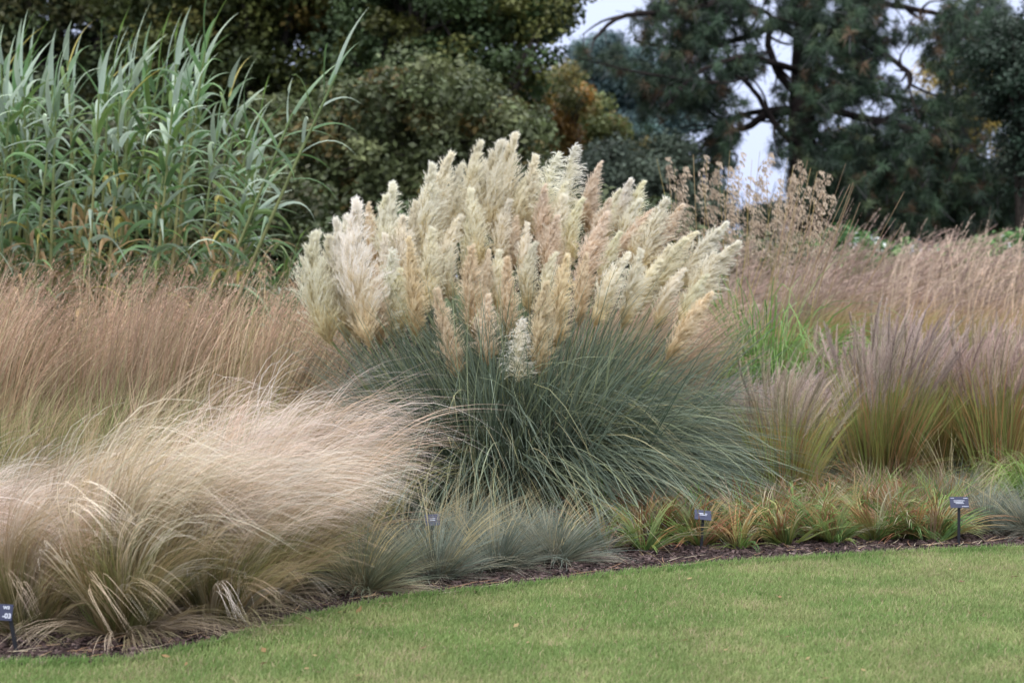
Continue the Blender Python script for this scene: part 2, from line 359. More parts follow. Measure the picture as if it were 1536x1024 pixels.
for row in PL.replace("\n", "").split(";"):
    bx, by, tx, ty, kd = row.split(); bx, by, tx, ty = (float(v) for v in (bx, by, tx, ty)); kd = kindmap[kd]
    conv = lambda a, b: (430 + a / 2.194, 180 + b / 2.194)
    B, T = conv(bx, by), conv(tx, ty)
    front = np.clip((by - 340) / 500, 0, 1)
    d = 13.15 - 1.65 * front + R.normal(0, .06)
    p0, p1 = px(*B, d), px(*T, d + .04)
    v = p1 - p0; ln = np.linalg.norm(v) * 1.06
    me = PM[kd][random.randrange(len(PM[kd]))]; pi += 1
    o = link("plume", me, pamp)
    q = Vector((v[0] - .06 * ln, v[1], v[2])).to_track_quat('Z', 'Y')
    # keep the mesh's nod (+X) towards the right of the picture
    from mathutils import Matrix
    z = Vector((v[0], v[1] * .5, v[2])).normalized(); yv = Vector((0, 1, 0)); xv = yv.cross(z).normalized(); yv = z.cross(xv)
    cx_, cl = me["chord"]; k = ln / cl * .92; kr = k ** .6 * random.uniform(.98, 1.26)
    m = Matrix((xv, yv, z)).transposed() @ Matrix.Rotation(random.uniform(-.7, .7), 3, 'Z') @ Matrix.Rotation(-math.asin(cx_ / cl), 3, 'Y')
    o.matrix_local = Matrix.Translation(Vector(p0 - PAMPAS)) @ m.to_4x4() @ Matrix.Diagonal((kr, kr, k, 1))
    tn = random.uniform(.9, 1.0); o.color = (tn, tn * random.uniform(.97, 1), tn * random.uniform(.92, 1.0), 1)
    # stalk down into the crown of leaves
    gs = Geo(); rx = (p0[0] - PAMPAS[0]) * .38; ry = (p0[1] - PAMPAS[1]) * .5
    r0 = np.array((rx, ry, 0.0)); r1 = p0 - PAMPAS; tt_ = np.linspace(0, 1, 9)[:, None]
    mid = (r0 + r1) / 2 + np.array((-(z[0]) * .18, 0, .05)); pts = (1 - tt_) ** 2 * r0 + 2 * tt_ * (1 - tt_) * mid + tt_ ** 2 * (r1 + np.array(z) * .03)
    gs.tube(pts, np.linspace(.006, .004, 9), pal([(.20, .24, .09), (.28, .29, .13), (.16, .22, .10)], 9).repeat(5, 0), 5)
    MI = np.array((Matrix.Translation(Vector(p0 - PAMPAS)) @ m.to_4x4() @ Matrix.Diagonal((kr, kr, k, 1))).inverted())
    gs.V[0] = (gs.V[0] @ MI[:3, :3].T + MI[:3, 3]).astype(np.float32)
    gs.build("stalk", M_stem, o)

def lockrep(N, lock):
    """indices that make strands share a lock's course, so that the tuft reads as bundles"""
    M = max(1, int(math.ceil(N / lock)))
    return M, np.repeat(np.arange(M), int(math.ceil(N / M)))[:N]
def fountain(G, N, r0, Lr, K, W, emax, wind, grav, cols, tipcols, jit=.16, p=1.7, pw=.8, root=.7, gp_=1.0, az=None, out=.9, emin=3, cp=1.0, lock=5, loose=.10, wob=.04, off=(0, 0, 0)):
    """a tuft: blades spring from a disc and arch over. grav (lo,hi) bend; wind vector"""
    M, ix = lockrep(N, lock)
    d0, a, e = splay(M, emin, emax, None if az is None else az[:M], pw)
    q = r0 * np.sqrt(R.random(M)) * (0.35 + .65 * (e / np.radians(emax)))
    a2 = a + R.normal(0, .5, M)
    rt = np.stack([q * np.cos(a2), q * np.sin(a2), np.zeros(M)], 1)
    Ls = R.uniform(*Lr, M)
    B = np.stack([np.cos(a) * out * R.random(M) + wind[0] * R.uniform(.4, 1.4, M), np.sin(a) * out * R.random(M) + wind[1] * R.uniform(.4, 1.4, M), -R.uniform(*grav, M)], 1)
    c0, c1 = pal(cols, M, jit)[ix], pal(tipcols, M, jit)[ix]
    n3 = lambda k: R.normal(0, k, (N, 3))
    rt = rt[ix] + n3(.007) * np.array((1, 1, 0)); d0 = norm(d0[ix] + n3(loose * .6)); B = B[ix] + n3(loose * 1.2); Ls = Ls[ix] * R.uniform(.85, 1.1, N)
    P = grow(rt, d0, Ls, K, B, p, wob)
    P[..., 2] = np.maximum(P[..., 2], .004 + .02 * R.random((N, 1)))
    b = R.uniform(.93, 1.07, (N, 1))
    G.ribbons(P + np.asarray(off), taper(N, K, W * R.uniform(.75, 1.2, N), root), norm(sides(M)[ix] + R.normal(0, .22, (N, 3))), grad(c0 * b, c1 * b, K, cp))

G = Geo()
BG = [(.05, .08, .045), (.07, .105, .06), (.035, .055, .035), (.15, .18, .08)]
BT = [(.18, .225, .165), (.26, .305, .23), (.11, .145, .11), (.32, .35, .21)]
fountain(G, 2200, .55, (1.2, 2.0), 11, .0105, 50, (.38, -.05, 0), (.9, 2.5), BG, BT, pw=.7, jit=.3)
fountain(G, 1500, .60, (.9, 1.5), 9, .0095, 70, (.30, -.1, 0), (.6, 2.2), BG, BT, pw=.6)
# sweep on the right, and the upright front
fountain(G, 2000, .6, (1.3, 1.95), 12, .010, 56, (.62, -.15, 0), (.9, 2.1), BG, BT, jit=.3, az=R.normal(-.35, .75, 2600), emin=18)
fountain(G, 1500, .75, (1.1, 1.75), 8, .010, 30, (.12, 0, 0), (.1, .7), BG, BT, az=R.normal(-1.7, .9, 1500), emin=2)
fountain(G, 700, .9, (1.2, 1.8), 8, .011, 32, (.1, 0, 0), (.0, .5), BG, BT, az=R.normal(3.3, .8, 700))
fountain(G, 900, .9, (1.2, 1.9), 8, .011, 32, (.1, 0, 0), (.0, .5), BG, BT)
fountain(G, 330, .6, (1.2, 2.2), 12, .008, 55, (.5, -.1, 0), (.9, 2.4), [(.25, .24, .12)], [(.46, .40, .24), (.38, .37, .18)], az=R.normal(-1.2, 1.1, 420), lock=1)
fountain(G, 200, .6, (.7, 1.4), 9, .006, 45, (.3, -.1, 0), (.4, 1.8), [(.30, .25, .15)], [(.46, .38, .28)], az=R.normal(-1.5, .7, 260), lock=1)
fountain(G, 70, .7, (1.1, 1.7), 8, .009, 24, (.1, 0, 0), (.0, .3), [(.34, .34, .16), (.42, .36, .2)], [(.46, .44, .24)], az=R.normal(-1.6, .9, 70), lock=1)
o = G.build("foliage", M_leaf, pamp)

# ------------------------------------------------------------------ feather grass drift, front left
def feather_clump():
    r = thing("feather_grass", "", "grass clump", group="blond feather grass clumps in the front left drift")
    g = Geo()
    # green-gold base leaves
    fountain(g, 1100, .15, (.40, .80), 8, .0042, 30, (.5, -.05, 0), (.1, 1.1), [(.15, .16, .05), (.24, .20, .08), (.32, .23, .11), (.11, .14, .04)], [(.44, .36, .19), (.30, .31, .12), (.50, .40, .24)], pw=.7, lock=9)
    # dead straw skirt
    fountain(g, 620, .15, (.28, .62), 8, .0045, 80, (.45, -.35, 0), (.8, 2.0), [(.34, .26, .16), (.28, .22, .13)], [(.58, .48, .36), (.46, .38, .28), (.38, .36, .20)], pw=.5, emin=30, lock=8)
    g.build("foliage", M_leaf, r)
    g = Geo()
    S0, S1 = [(.34, .27, .12), (.46, .35, .19), (.28, .26, .10)], [(.73, .56, .45), (.81, .66, .56), (.60, .45, .32), (.86, .75, .67)]
    fountain(g, 620, .12, (.85, 1.40), 15, .0050, 20, (1.45, -.05, 0), (.5, 1.8), S0, S1, p=2.3, pw=.8, out=.3, cp=.9, lock=14, loose=.032, emin=1, jit=.30, wob=.03)
    fountain(g, 220, .12, (.55, 1.05), 12, .0048, 42, (1.1, -.3, 0), (.8, 2.2), S0, S1, p=2.0, out=.4, cp=.9, lock=11, jit=.28, loose=.05)
    fountain(g, 120, .12, (1.05, 1.6), 15, .0055, 17, (1.9, -.05, 0), (1.0, 2.4), S0, [(.86, .78, .70), (.82, .73, .64)], p=2.3, out=.3, cp=.9, lock=4, loose=.04, wob=.03)
    g.build("plumes", M_straw, r)["kind"] = "stuff"
    return r
FC = [feather_clump() for _ in range(4)]
SP = [(-110, 8.15, "outside"), (40, 8.1, "front clump of blond feather grass rising behind the numbered sign at the left edge"),
      (190, 8.05, "largest front clump of blond feather grass with a dead straw skirt spilling onto the lawn edge"),
      (325, 8.35, "front clump of blond feather grass right of the straw skirt, rooted in open mulch"),
      (-60, 8.85, "pale feather grass in the second row, cut by the left edge above the sign"),
      (110, 8.8, "second row feather grass clump directly behind the gap right of the numbered sign"),
      (255, 8.75, "second row feather grass clump with dense upright golden stems, mid drift"),
      (385, 8.85, "second row feather grass clump with green gold base beside the bare mulch"),
      (425, 9.15, "feather grass clump at the right end of the drift, next to the first blue fescue"),
      (10, 9.6, "back row feather grass clump at the far left, tips against the olive grass"),
      (160, 9.6, "back row feather grass clump, second from the left along the olive grass"),
      (300, 9.65, "back row feather grass clump whose pale tips crest the middle of the drift"),
      (365, 9.75, "back row feather grass clump just left of the highest crest by the pampas"),
      (445, 9.9, "tallest feather grass crest, pale tips blown over the dark pampas leaves")]
for i, (x, d, lab) in enumerate(SP):
    loc = gp(x, d); sc = random.uniform(.96, 1.04) * [.74, .80, .98, .88, .72, .84, .92, .92, .84, .70, .78, .90, 1.0, 1.08][i]
    if lab == "outside": lab = "feather grass clump outside the left edge of the photo beside the sign"
    if i < 4:
        o = FC[i]; o.location = loc; o.scale = (sc,) * 3; o["label"] = lab
    else: o = dup(FC[i % 4], loc, random.uniform(-.35, .35), sc, lab)
    for c in o.children:
        k = random.uniform(.93, 1.05); c.color = (k, k * random.uniform(.97, 1.02), k * random.uniform(.93, 1.03), 1)

# ------------------------------------------------------------------ blue fescue
def fescue():
    r = thing("blue_fescue", "", "grass tuft", group="blue fescue tufts in front of the pampas grass")
    g = Geo(); C0 = [(.10, .12, .08), (.14, .15, .10), (.20, .17, .11)]; C1 = [(.22, .27, .22), (.28, .32, .27), (.17, .22, .18), (.36, .34, .24)]
    fountain(g, 900, .08, (.26, .40), 6, .0036, 66, (.18, 0, 0), (.0, .9), C0, C1, pw=.75, p=1.4)
    fountain(g, 300, .09, (.20, .34), 6, .0036, 86, (.1, 0, 0), (.3, 1.0), [(.2, .16, .12)], [(.34, .29, .24), (.26, .26, .20), (.40, .36, .28)], pw=.4, emin=40)
    g.build("foliage", M_leaf, r)
    g = Geo()
    fountain(g, 45, .07, (.45, .72), 9, .0032, 45, (.5, 0, 0), (.1, .9), [(.36, .31, .16)], [(.55, .46, .28), (.48, .42, .25)], pw=.8)
    g.build("flower_stems", M_straw, r)["kind"] = "stuff"
    return r
FF = [fescue() for _ in range(3)]
FS = [(545, 9.15, 1.05, "olive tinted fescue tuft nearest the feather grass, standing in dark mulch"),
      (655, 9.55, 1.0, "blue fescue tuft in front of the half hidden plant label"),
      (748, 9.85, .92, "small grey fescue tuft between two bigger blue ones by the lawn edge"),
      (835, 10.15, 1.12, "roundest and bluest fescue tuft, at the right end of the row"),
      (600, 10.0, .95, "fescue tuft left of the half hidden label, behind the olive tinted one"),
      (695, 10.35, 1.0, "blue fescue tuft behind the small grey one, right of the hidden label"),
      (780, 10.6, 1.0, "rear blue fescue tuft touching the pampas leaves"),
      (490, 9.75, .85, "fescue tuft mostly buried in the end of the feather grass"),
      (1490, 11.35, .95, "grey green fescue tuft just right of the dark standing plant label"),
      (1560, 11.1, 1.1, "grey green fescue tuft cut by the right edge of the photo"),
      (1440, 12.0, 1.0, "fescue tuft behind the dark standing plant label")]
for i, (x, d, s, lab) in enumerate(FS):
    if i < 3: o = FF[i]; s *= 1.15; o.location = gp(x, d); o.scale = (s,) * 3; o["label"] = lab
    else: s *= 1.10; o = dup(FF[i % 3], gp(x, d), random.uniform(-.6, .6), (s * random.uniform(.9, 1.1), s, s * random.uniform(.85, 1.12)), lab)
    k = random.uniform(.88, 1.05); t = (1.05, 1.0, .82) if i in (0, 7) else (1, 1, 1)
    for c in o.children: c.color = (k * t[0], k * t[1], k * t[2], 1)

# ------------------------------------------------------------------ low strappy tufts, right front
SG = [(.10, .18, .04), (.14, .22, .05), (.07, .13, .04), (.20, .22, .06), (.19, .10, .05)]
ST = [(.20, .32, .08), (.27, .30, .10), (.44, .29, .13), (.42, .17, .09), (.36, .15, .08), (.56, .48, .34), (.14, .25, .08), (.20, .26, .09)]
def strappy(g, off=(0, 0, 0), n=95):
    G0 = Geo(); fountain(G0, n, .07, (.20, .44), 6, .0105, 56, (.06, 0, 0), (.2, 1.3), SG, ST, pw=.8, root=.8, jit=.2)
    g.add(G0.V[0] + np.array(off, np.float32), G0.Q[0], G0.C[0])
def stuft():
    r = Geo(); strappy(r, n=130)
    fz = Geo(); fountain(fz, 26, .08, (.15, .3), 5, .007, 85, (.0, -.2, 0), (.8, 1.6), [(.25, .18, .1)], [(.42, .32, .2), (.5, .42, .3)], emin=50)
    r.add(fz.V[0], fz.Q[0], fz.C[0])
    return r.build("sedge_tuft", M_leaf)
TL = [(905, 10.62, "green strappy tuft at the left end of the red tinted ground cover by the fescue"),
      (965, 10.55, "small strappy tuft with green blades drooping onto the mulch left of the tilted label"),
      (1050, 10.72, "green and orange strappy tuft growing directly below the tilted label"),
      (1110, 10.62, "strappy tuft just right of the tilted label with pale bent blades"),
      (1180, 10.8, "yellow green strappy tuft in the middle of the front row of ground cover"),
      (1250, 10.85, "strappy tuft with rusty tips right of the middle of the ground cover's front row"),
      (1315, 10.92, "bushy green strappy tuft with orange blades, third from the dark standing label"),
      (1370, 10.98, "strappy tuft with straw coloured tips, second from the dark standing label"),
      (1405, 11.1, "dark green strappy tuft immediately left of the dark standing label")]
TT = [stuft() for _ in range(4)]
for i, (x, d, lab) in enumerate(TL):
    o = TT[i] if i < 4 else TT[i % 4].copy()
    if i >= 4: COL.objects.link(o)
    o.location = gp(x, d); o.rotation_euler = (0, 0, random.uniform(0, 6)); s = random.uniform(.85, 1.1); o.scale = (s, s, s)
    tag(o, lab, "grass tuft", "strappy tufts along the mulch edge")
g = Geo()
for k in range(150):
    x = R.uniform(870, 1440); d = R.uniform(10.85, 12.7) ; p = gp(x, d); dd = edge(p[0])
    if d < dd + .38: continue
    strappy(g, p, 80)
    if R.random() < .5:
        f = Geo(); fountain(f, 14, .08, (.25, .5), 6, .005, 40, (.1, 0, 0), (.0, .8), [(.25, .17, .1)], [(.46, .33, .24), (.38, .22, .15)]); g.add(f.V[0] + p.astype(np.float32), f.Q[0], f.C[0])
tag(g.build("ground_cover", M_leaf), "low red and green strappy ground cover filling the bed behind the tufts", "ground cover", kind="stuff")
# thin dry wisps hanging over the mid bed
g = Geo()
for k in range(16):
    p = gp(R.uniform(1120, 1560), R.uniform(12.0, 13.0)); f = Geo()
    fountain(f, 40, .2, (.3, .65), 8, .0022, 60, (.2, -.1, 0), (.2, 1.4), [(.3, .24, .15)], [(.52, .44, .34), (.42, .33, .25)]); g.add(f.V[0] + p.astype(np.float32), f.Q[0], f.C[0])
tag(g.build("dry_grass", M_straw), "thin dry bleached grass wisps at the foot of the purple plumed clumps", "grass", kind="stuff")

# ------------------------------------------------------------------ purple plumed reed grass, right
def plumelets(g, base, dirs, Ls, rad, cols, nh=70, lean=.2, wid=.0022, spread=.35, side=(.1, 0, 0)):
    """fluffy narrow plumes: hairs along a short axis from each base"""
    N = len(base); bi = np.repeat(np.arange(N), nh); M = N * nh; u = R.random(M)
    env = np.interp(u, [0, .2, .5, 1], [.5, 1, .9, .25])[:, None]
    ax = norm(dirs)
    p = base[bi] + ax[bi] * (Ls[bi] * u)[:, None] + np.array((1, 0, -.3)) * (lean * Ls[bi] * u ** 2)[:, None]
    hd = norm(ax[bi] + R.normal(0, spread, (M, 3)) + np.array(side))
    hl = rad * env[:, 0] * R.uniform(1.0, 2.6, M)
    c = cols[bi] * R.uniform(.75, 1.2, (M, 1))
    P = grow(p, hd, hl, 2, np.zeros((M, 3)))
    g.ribbons(P, taper(M, 2, wid, 1, .3, .3), norm(np.cross(hd, R.normal(size=(M, 3)))), grad(c * .9, c * 1.1, 2))

def reed_clump(n_pl=84, hh=(.80, 1.34), pc=[(.52, .41, .35), (.60, .48, .41), (.42, .33, .28), (.66, .54, .46), (.48, .41, .31)]):
    r = thing("feather_reed_grass", "", "grass clump", group="purple plumed reed grass clumps in the right bed")
    g = Geo()
    LG = [(.12, .16, .04), (.17, .19, .05), (.28, .19, .07), (.09, .11, .03), (.30, .15, .06)]; LT = [(.34, .40, .12), (.44, .38, .16), (.26, .32, .09), (.52, .32, .14)]
    fountain(g, 640, .22, (.6, 1.08), 8, .011, 21, (.08, -.03, 0), (.0, .45), LG, LT, pw=.8, out=.6)
    fountain(g, 220, .24, (.35, .75), 8, .009, 55, (.2, -.1, 0), (.5, 1.9), LG, LT + [(.45, .40, .26)], pw=.7)
    g.build("foliage", M_leaf, r)
    g = Geo(); N = n_pl
    d0, a, e = splay(N, 2, 24, None, .8); q = disc(N, .22); Ls = R.uniform(*hh, N)
    P = grow(q, d0, Ls, 8, np.stack([.10 + .2 * np.cos(a), .2 * np.sin(a), -R.uniform(0, .25, N)], 1), 1.6)
    g.ribbons(P, taper(N, 8, .003, 1, .2, .6), sides(N), grad(pal([(.22, .19, .07), (.28, .17, .08)], N), pal([(.36, .28, .18)], N), 8))
    g.build("stems", M_leaf, r)["kind"] = "stuff"
    g = Geo()
    k = 5; ax = norm(P[:, 7] - P[:, k]); plumelets(g, P[:, k], ax, R.uniform(.28, .44, N), .028, pal(pc, N, .15), nh=300, lean=.15, wid=.0028, spread=.34)
    g.build("plumes", M_plume, r)["kind"] = "stuff"
    return r
RC = [reed_clump() for _ in range(3)]
RS = [(1178, 12.2, .80, "purple plumed clump leaning right beside the pampas grass leaves"),
      (1325, 12.95, 1.0, "largest purple plumed clump, standing behind the middle of the red ground cover"),
      (1405, 13.5, 1.0, "purple plumed clump just left of the dark label, behind the largest clump"),
      (1500, 13.1, .98, "purple plumed clump directly behind the dark standing label"),
      (1590, 13.4, 1.0, "purple plumed clump cut by the right edge of the photo"),
      (1262, 14.4, .88, "rear purple plumed clump in front of the bright green clump"),
      (1345, 14.6, 1.0, "rear purple plumed clump with tips against the rusty green drift"),
      (1445, 14.7, .98, "second rear purple plumed clump from the right edge"),
      (1535, 14.8, 1.0, "rear purple plumed clump at the right edge of the photo")]
for i, (x, d, s, lab) in enumerate(RS):
    rz = random.uniform(-.5, .5)
    s3 = (s * random.uniform(.85, .98), s * .95, s * random.uniform(1.06, 1.18))
    if i < 3: o = RC[i]; o.location = gp(x, d); o.rotation_euler = (0, 0, rz); o.scale = s3; o["label"] = lab
    else: o = dup(RC[i % 3], gp(x, d), rz, s3, lab)
    for c in o.children:
        k = random.uniform(.9, 1.08); c.color = (k, k * random.uniform(.95, 1.03), k * random.uniform(.95, 1.05), 1)

# ------------------------------------------------------------------ drifts (uncountable grass)
def drift(name, label, n, xr, dr, hr, cols0, cols1, W=.003, lean=(.25, 0), grav=(0, .5), K=7, emax=14, pl=None, p=1.6, mat=None, ex=None, cp=1.0, lock=9, clump=.5, hs=.45, ts=.38):
    M, ix = lockrep(n, lock)
    d = R.uniform(*dr, M); x = R.uniform(*xr, M); X = (x - 768) / F * d
    X = X + (vnoise(X, d, clump, 3) - .5) * clump * 2.0; d = d + (vnoise(X, d, clump, 6) - .5) * clump * 2.0
    hv = hr[0] + (hr[1] - hr[0]) * (.60 * np.clip((vnoise(X, d, hs, 2) - .25) * 2, 0, 1) + .40 * R.random(M))
    tone = (.50 + .95 * vnoise(X, d, ts, 5))[:, None]
    c0, c1 = pal(cols0, M) * tone, pal(cols1, M) * tone; B = np.stack([lean[0] * R.uniform(.4, 1.6, M), lean[1] + R.normal(0, .1, M), -R.uniform(*grav, M)], 1)
    d0, a, e = splay(M, 0, emax); lk = norm(d0 + 0)
    k = np.ones(M, bool) if ex is None else ex(x, d)
    ix = ix[k[ix]]; n = len(ix); X = X[ix] + R.normal(0, .03, n); d = d[ix] + R.normal(0, .03, n)
    rt = np.stack([X, d, ground_z(X, d)], 1); tone = tone[ix]
    P = grow(rt, norm(lk[ix] + R.normal(0, .06, (n, 3))), hv[ix] * R.uniform(.82, 1.12, n), K, B[ix] + R.normal(0, .12, (n, 3)), p, .04)
    g = Geo(); b = R.uniform(.85, 1.15, (n, 1))
    g.ribbons(P, taper(n, K, W * R.uniform(.6, 1.4, n), .8), norm(sides(M)[ix] + R.normal(0, .22, (n, 3))), grad(c0[ix] * b, c1[ix] * b, K, cp))
    if pl:
        s = R.random(n) < pl['f']; j = K - 2 if not pl.get('low') else K - 3
        plumelets(g, P[s, j], P[s, -1] - P[s, j], R.uniform(*pl['L'], s.sum()), pl['r'], pal(pl['c'], s.sum(), .1) * tone[s], nh=pl['n'], lean=.15, wid=pl['w'], spread=.3)
    return tag(g.build(name, mat or M_straw), label, "grass", kind="stuff")

drift("tawny_grass", "tall tawny pink grass drift in front of the giant reed", 4600, (-160, 505), (12.6, 15.0), (1.05, 1.95),
      [(.22, .18, .08), (.34, .22, .13), (.18, .17, .07)], [(.64, .44, .31), (.74, .54, .39), (.50, .33, .22), (.68, .56, .36), (.34, .28, .14)], .0080, (.45, 0), (0, .5), lock=8,
      pl=dict(f=.7, L=(.2, .4), r=.012, c=[(.66, .44, .32), (.76, .54, .40), (.52, .34, .24)], n=14, w=.0045))
drift("olive_grass", "fine olive green grass with reddish haze behind the feather grass", 6500, (-140, 560), (10.7, 12.9), (.65, 1.22),
      [(.13, .15, .04), (.18, .19, .06), (.22, .17, .07)], [(.36, .33, .15), (.48, .35, .20), (.26, .29, .12), (.56, .40, .27), (.50, .45, .25)], .0055, (.6, 0), (.2, 1.3), emax=35)
drift("russet_grass", "short pinkish russet grass between the pampas and bright green clump", 3400, (880, 1010), (13.4, 15.5), (1.0, 1.75),
      [(.22, .17, .08), (.30, .2, .12)], [(.52, .38, .27), (.44, .30, .21), (.58, .46, .32), (.34, .33, .16)], .0065, (.5, 0), (.1, .7),
      pl=dict(f=.5, L=(.2, .35), r=.012, c=[(.6, .42, .32), (.5, .34, .26)], n=14, w=.005))
drift("mauve_grass", "soft mauve haze grass behind the pampas leaves right side", 1800, (1090, 1300), (13.6, 14.4), (.6, .95),
      [(.16, .18, .07)], [(.48, .38, .34), (.54, .43, .38), (.38, .34, .25)], .0055, (.3, 0), (.1, .6),
      pl=dict(f=.5, L=(.15, .25), r=.018, c=[(.50, .40, .38), (.58, .46, .44)], n=40, w=.004))
drift("rusty_grass", "green grass drift with rust brown tips across the right middle bed", 9000, (1195, 1680), (17.6, 19.4), (.85, 1.35),
      [(.13, .19, .04), (.18, .25, .05)], [(.56, .28, .16), (.50, .31, .15), (.58, .34, .22), (.34, .32, .11)], .009, (.6, 0), (.2, 1.0), p=2.0, cp=3.2,
      ex=lambda x, d: R.random(len(x)) < np.clip((x - 1180) / 90, 0, 1))
drift("pink_grass", "dusty pink plumed grass drift below the green hedge at right", 5200, (1060, 1700), (20.8, 26), (.7, 1.8),
      [(.18, .18, .08), (.26, .2, .12)], [(.54, .39, .29), (.46, .32, .25), (.60, .47, .34), (.38, .34, .18)], .012, (.7, 0), (.2, 1.1), p=1.8, hs=1.5, ts=1.3,
      pl=dict(f=.55, L=(.25, .45), r=.034, c=[(.56, .42, .34), (.64, .50, .40), (.44, .32, .27)], n=34, w=.010))
drift("brown_grass", "brown purple mown over grass sweep at the far right edge", 4500, (1330, 1750), (19.0, 21.5), (.95, 1.4),
      [(.25, .17, .11)], [(.58, .40, .31), (.50, .35, .29), (.64, .46, .34)], .010, (1.2, 0), (.4, 1.3), p=1.4)
drift("straw_stalks", "thin straw stalks above the pink drift at the far right", 420, (1340, 1700), (19.5, 23), (1.4, 2.0),
      [(.40, .3, .17)], [(.70, .56, .41), (.62, .46, .33)], .009, (.25, 0), (0, .4), emax=12, lock=3,
      pl=dict(f=.6, L=(.2, .35), r=.025, c=[(.68, .54, .42)], n=22, w=.007))

# bronze fan clump beside the pampas
r = thing("bronze_grass", "bronze brown grass clump with dark spikes left of the pampas plumes", "grass clump", gp(425, 12.9))
g = Geo(); fountain(g, 500, .14, (.7, 1.15), 8, .005, 26, (.35, 0, 0), (0, .6), [(.16, .13, .06)], [(.42, .30, .17), (.34, .24, .14)]); g.build("foliage", M_leaf, r)
g = Geo(); N = 70; d0, a, e = splay(N, 3, 24); P = grow(disc(N, .14), d0, R.uniform(.95, 1.25, N), 8, np.stack([np.full(N, .35), np.zeros(N), -.1 * np.ones(N)], 1), 1.5)
g.ribbons(P, taper(N, 8, .003, 1, .2, .6), sides(N), grad(pal([(.24, .17, .08)], N), pal([(.3, .2, .12)], N), 8))
plumelets(g, P[:, 5], P[:, 7] - P[:, 5], R.uniform(.25, .35, N), .007, pal([(.28, .18, .11), (.36, .25, .16)], N), nh=90, lean=.05, wid=.0025, spread=.2)
g.build("flower_spikes", M_straw, r)["kind"] = "stuff"

# bright green arching clump
def green_clump(name, label, loc, s, cols=((.08, .18, .03), (.12, .26, .05)), tips=((.18, .32, .08), (.26, .40, .12), (.33, .41, .18)), n=1300, spikes=26):
    r = thing(name, label, "grass clump", loc); r.scale = s if hasattr(s, '__len__') else (s, s, s)
    g = Geo(); fountain(g, n, .25, (.8, 1.45), 11, .015, 42, (.25, -.1, 0), (.9, 2.4), cols, tips, pw=.8); g.build("foliage", M_gloss, r)
    if spikes:
        g = Geo(); N = spikes; d0, a, e = splay(N, 5, 30, R.normal(0, .8, N)); P = grow(disc(N, .2), d0, R.uniform(1.2, 1.7, N), 8, np.stack([np.full(N, .3), np.zeros(N), -.1 * np.ones(N)], 1), 1.5)
        g.ribbons(P, taper(N, 8, .006, 1, .2, .6), sides(N), grad(pal([(.3, .27, .1)], N), pal([(.36, .24, .15)], N), 8))
        plumelets(g, P[:, 5], P[:, 7] - P[:, 5], R.uniform(.25, .4, N), .014, pal([(.36, .25, .2), (.42, .31, .25)], N), nh=90, lean=.1, wid=.004, spread=.2)
        g.build("flower_spikes", M_straw, r)["kind"] = "stuff"
    return r
green_clump("silver_grass", "bright green arching clump with brown spikes right of the pampas", gp(1160, 14.9), (1.15, 1.15, 1.6))
green_clump("fountain_grass", "yellow edged arching clump peeking above the purple plumes", gp(1290, 16.2), .75, tips=((.42, .38, .16), (.30, .34, .10), (.5, .42, .22)), spikes=0, n=500)
green_clump("arching_grass", "light green arching clump at the right edge behind the label", gp(1560, 12.3), .55, tips=((.30, .40, .10), (.36, .44, .14)), spikes=0, n=420)

# ------------------------------------------------------------------ giant oat grass with tall golden stems
GO = gp(1105, 16.0)
oat = thing("giant_oat_grass", "tall golden oat grass with drooping tan panicles against the pine", "oat grass", GO)
def oat_panicle(nb=46, Lp=.62):
    g = Geo(); u = R.random(nb) ** .9; ax = np.stack([.10 * u ** 2 * Lp, 0 * u, u * Lp], 1)
    d0 = norm(np.stack([R.normal(.55, .35, nb), R.normal(0, .4, nb), np.full(nb, .8)], 1)); Lb = (.125 * (1 - u) + .055) * R.uniform(.6, 1.2, nb)
    P = grow(ax, d0, Lb, 5, np.stack([np.full(nb, .5), np.zeros(nb), -R.uniform(1.0, 2.2, nb)], 1), 1.2)
    c = pal([(.52, .42, .31), (.62, .51, .39), (.42, .33, .24)], nb)
    g.ribbons(P, taper(nb, 5, .0022, 1, .1, .6), sides(nb), grad(c * .8, c, 5))
    m = 7; bi = np.repeat(np.arange(nb), m); f = R.uniform(1.0, 4, len(bi)); i0 = f.astype(int).clip(0, 3); fr = (f - i0)[:, None]
    p = P[bi, i0] * (1 - fr) + P[bi, i0 + 1] * fr; hd = norm(np.stack([R.normal(.3, .3, len(bi)), R.normal(0, .3, len(bi)), np.full(len(bi), -.9)], 1))
    Q = grow(p, hd, R.uniform(.018, .034, len(bi)), 3, np.zeros((len(bi), 3)))
    g.ribbons(Q, taper(len(bi), 3, .0065, .3, .5, .1), sides(len(bi)), grad(c[bi] * .9, c[bi] * 1.25, 3))
    return g.mesh("panicle", M_straw)
OP = [oat_panicle() for _ in range(4)]
OT = [(985, 238), (1004, 262), (1012, 250), (1040, 232), (1060, 240), (1052, 262), (1078, 250), (1095, 226), (1108, 262), (1128, 240), (1140, 226), (1150, 268),
      (1172, 262), (1182, 236), (1190, 250), (1200, 276), (1216, 252), (1226, 258), (1236, 290), (1222, 300), (1240, 335), (1160, 290), (1120, 290), (1086, 285), (1205, 330), (1180, 310)]
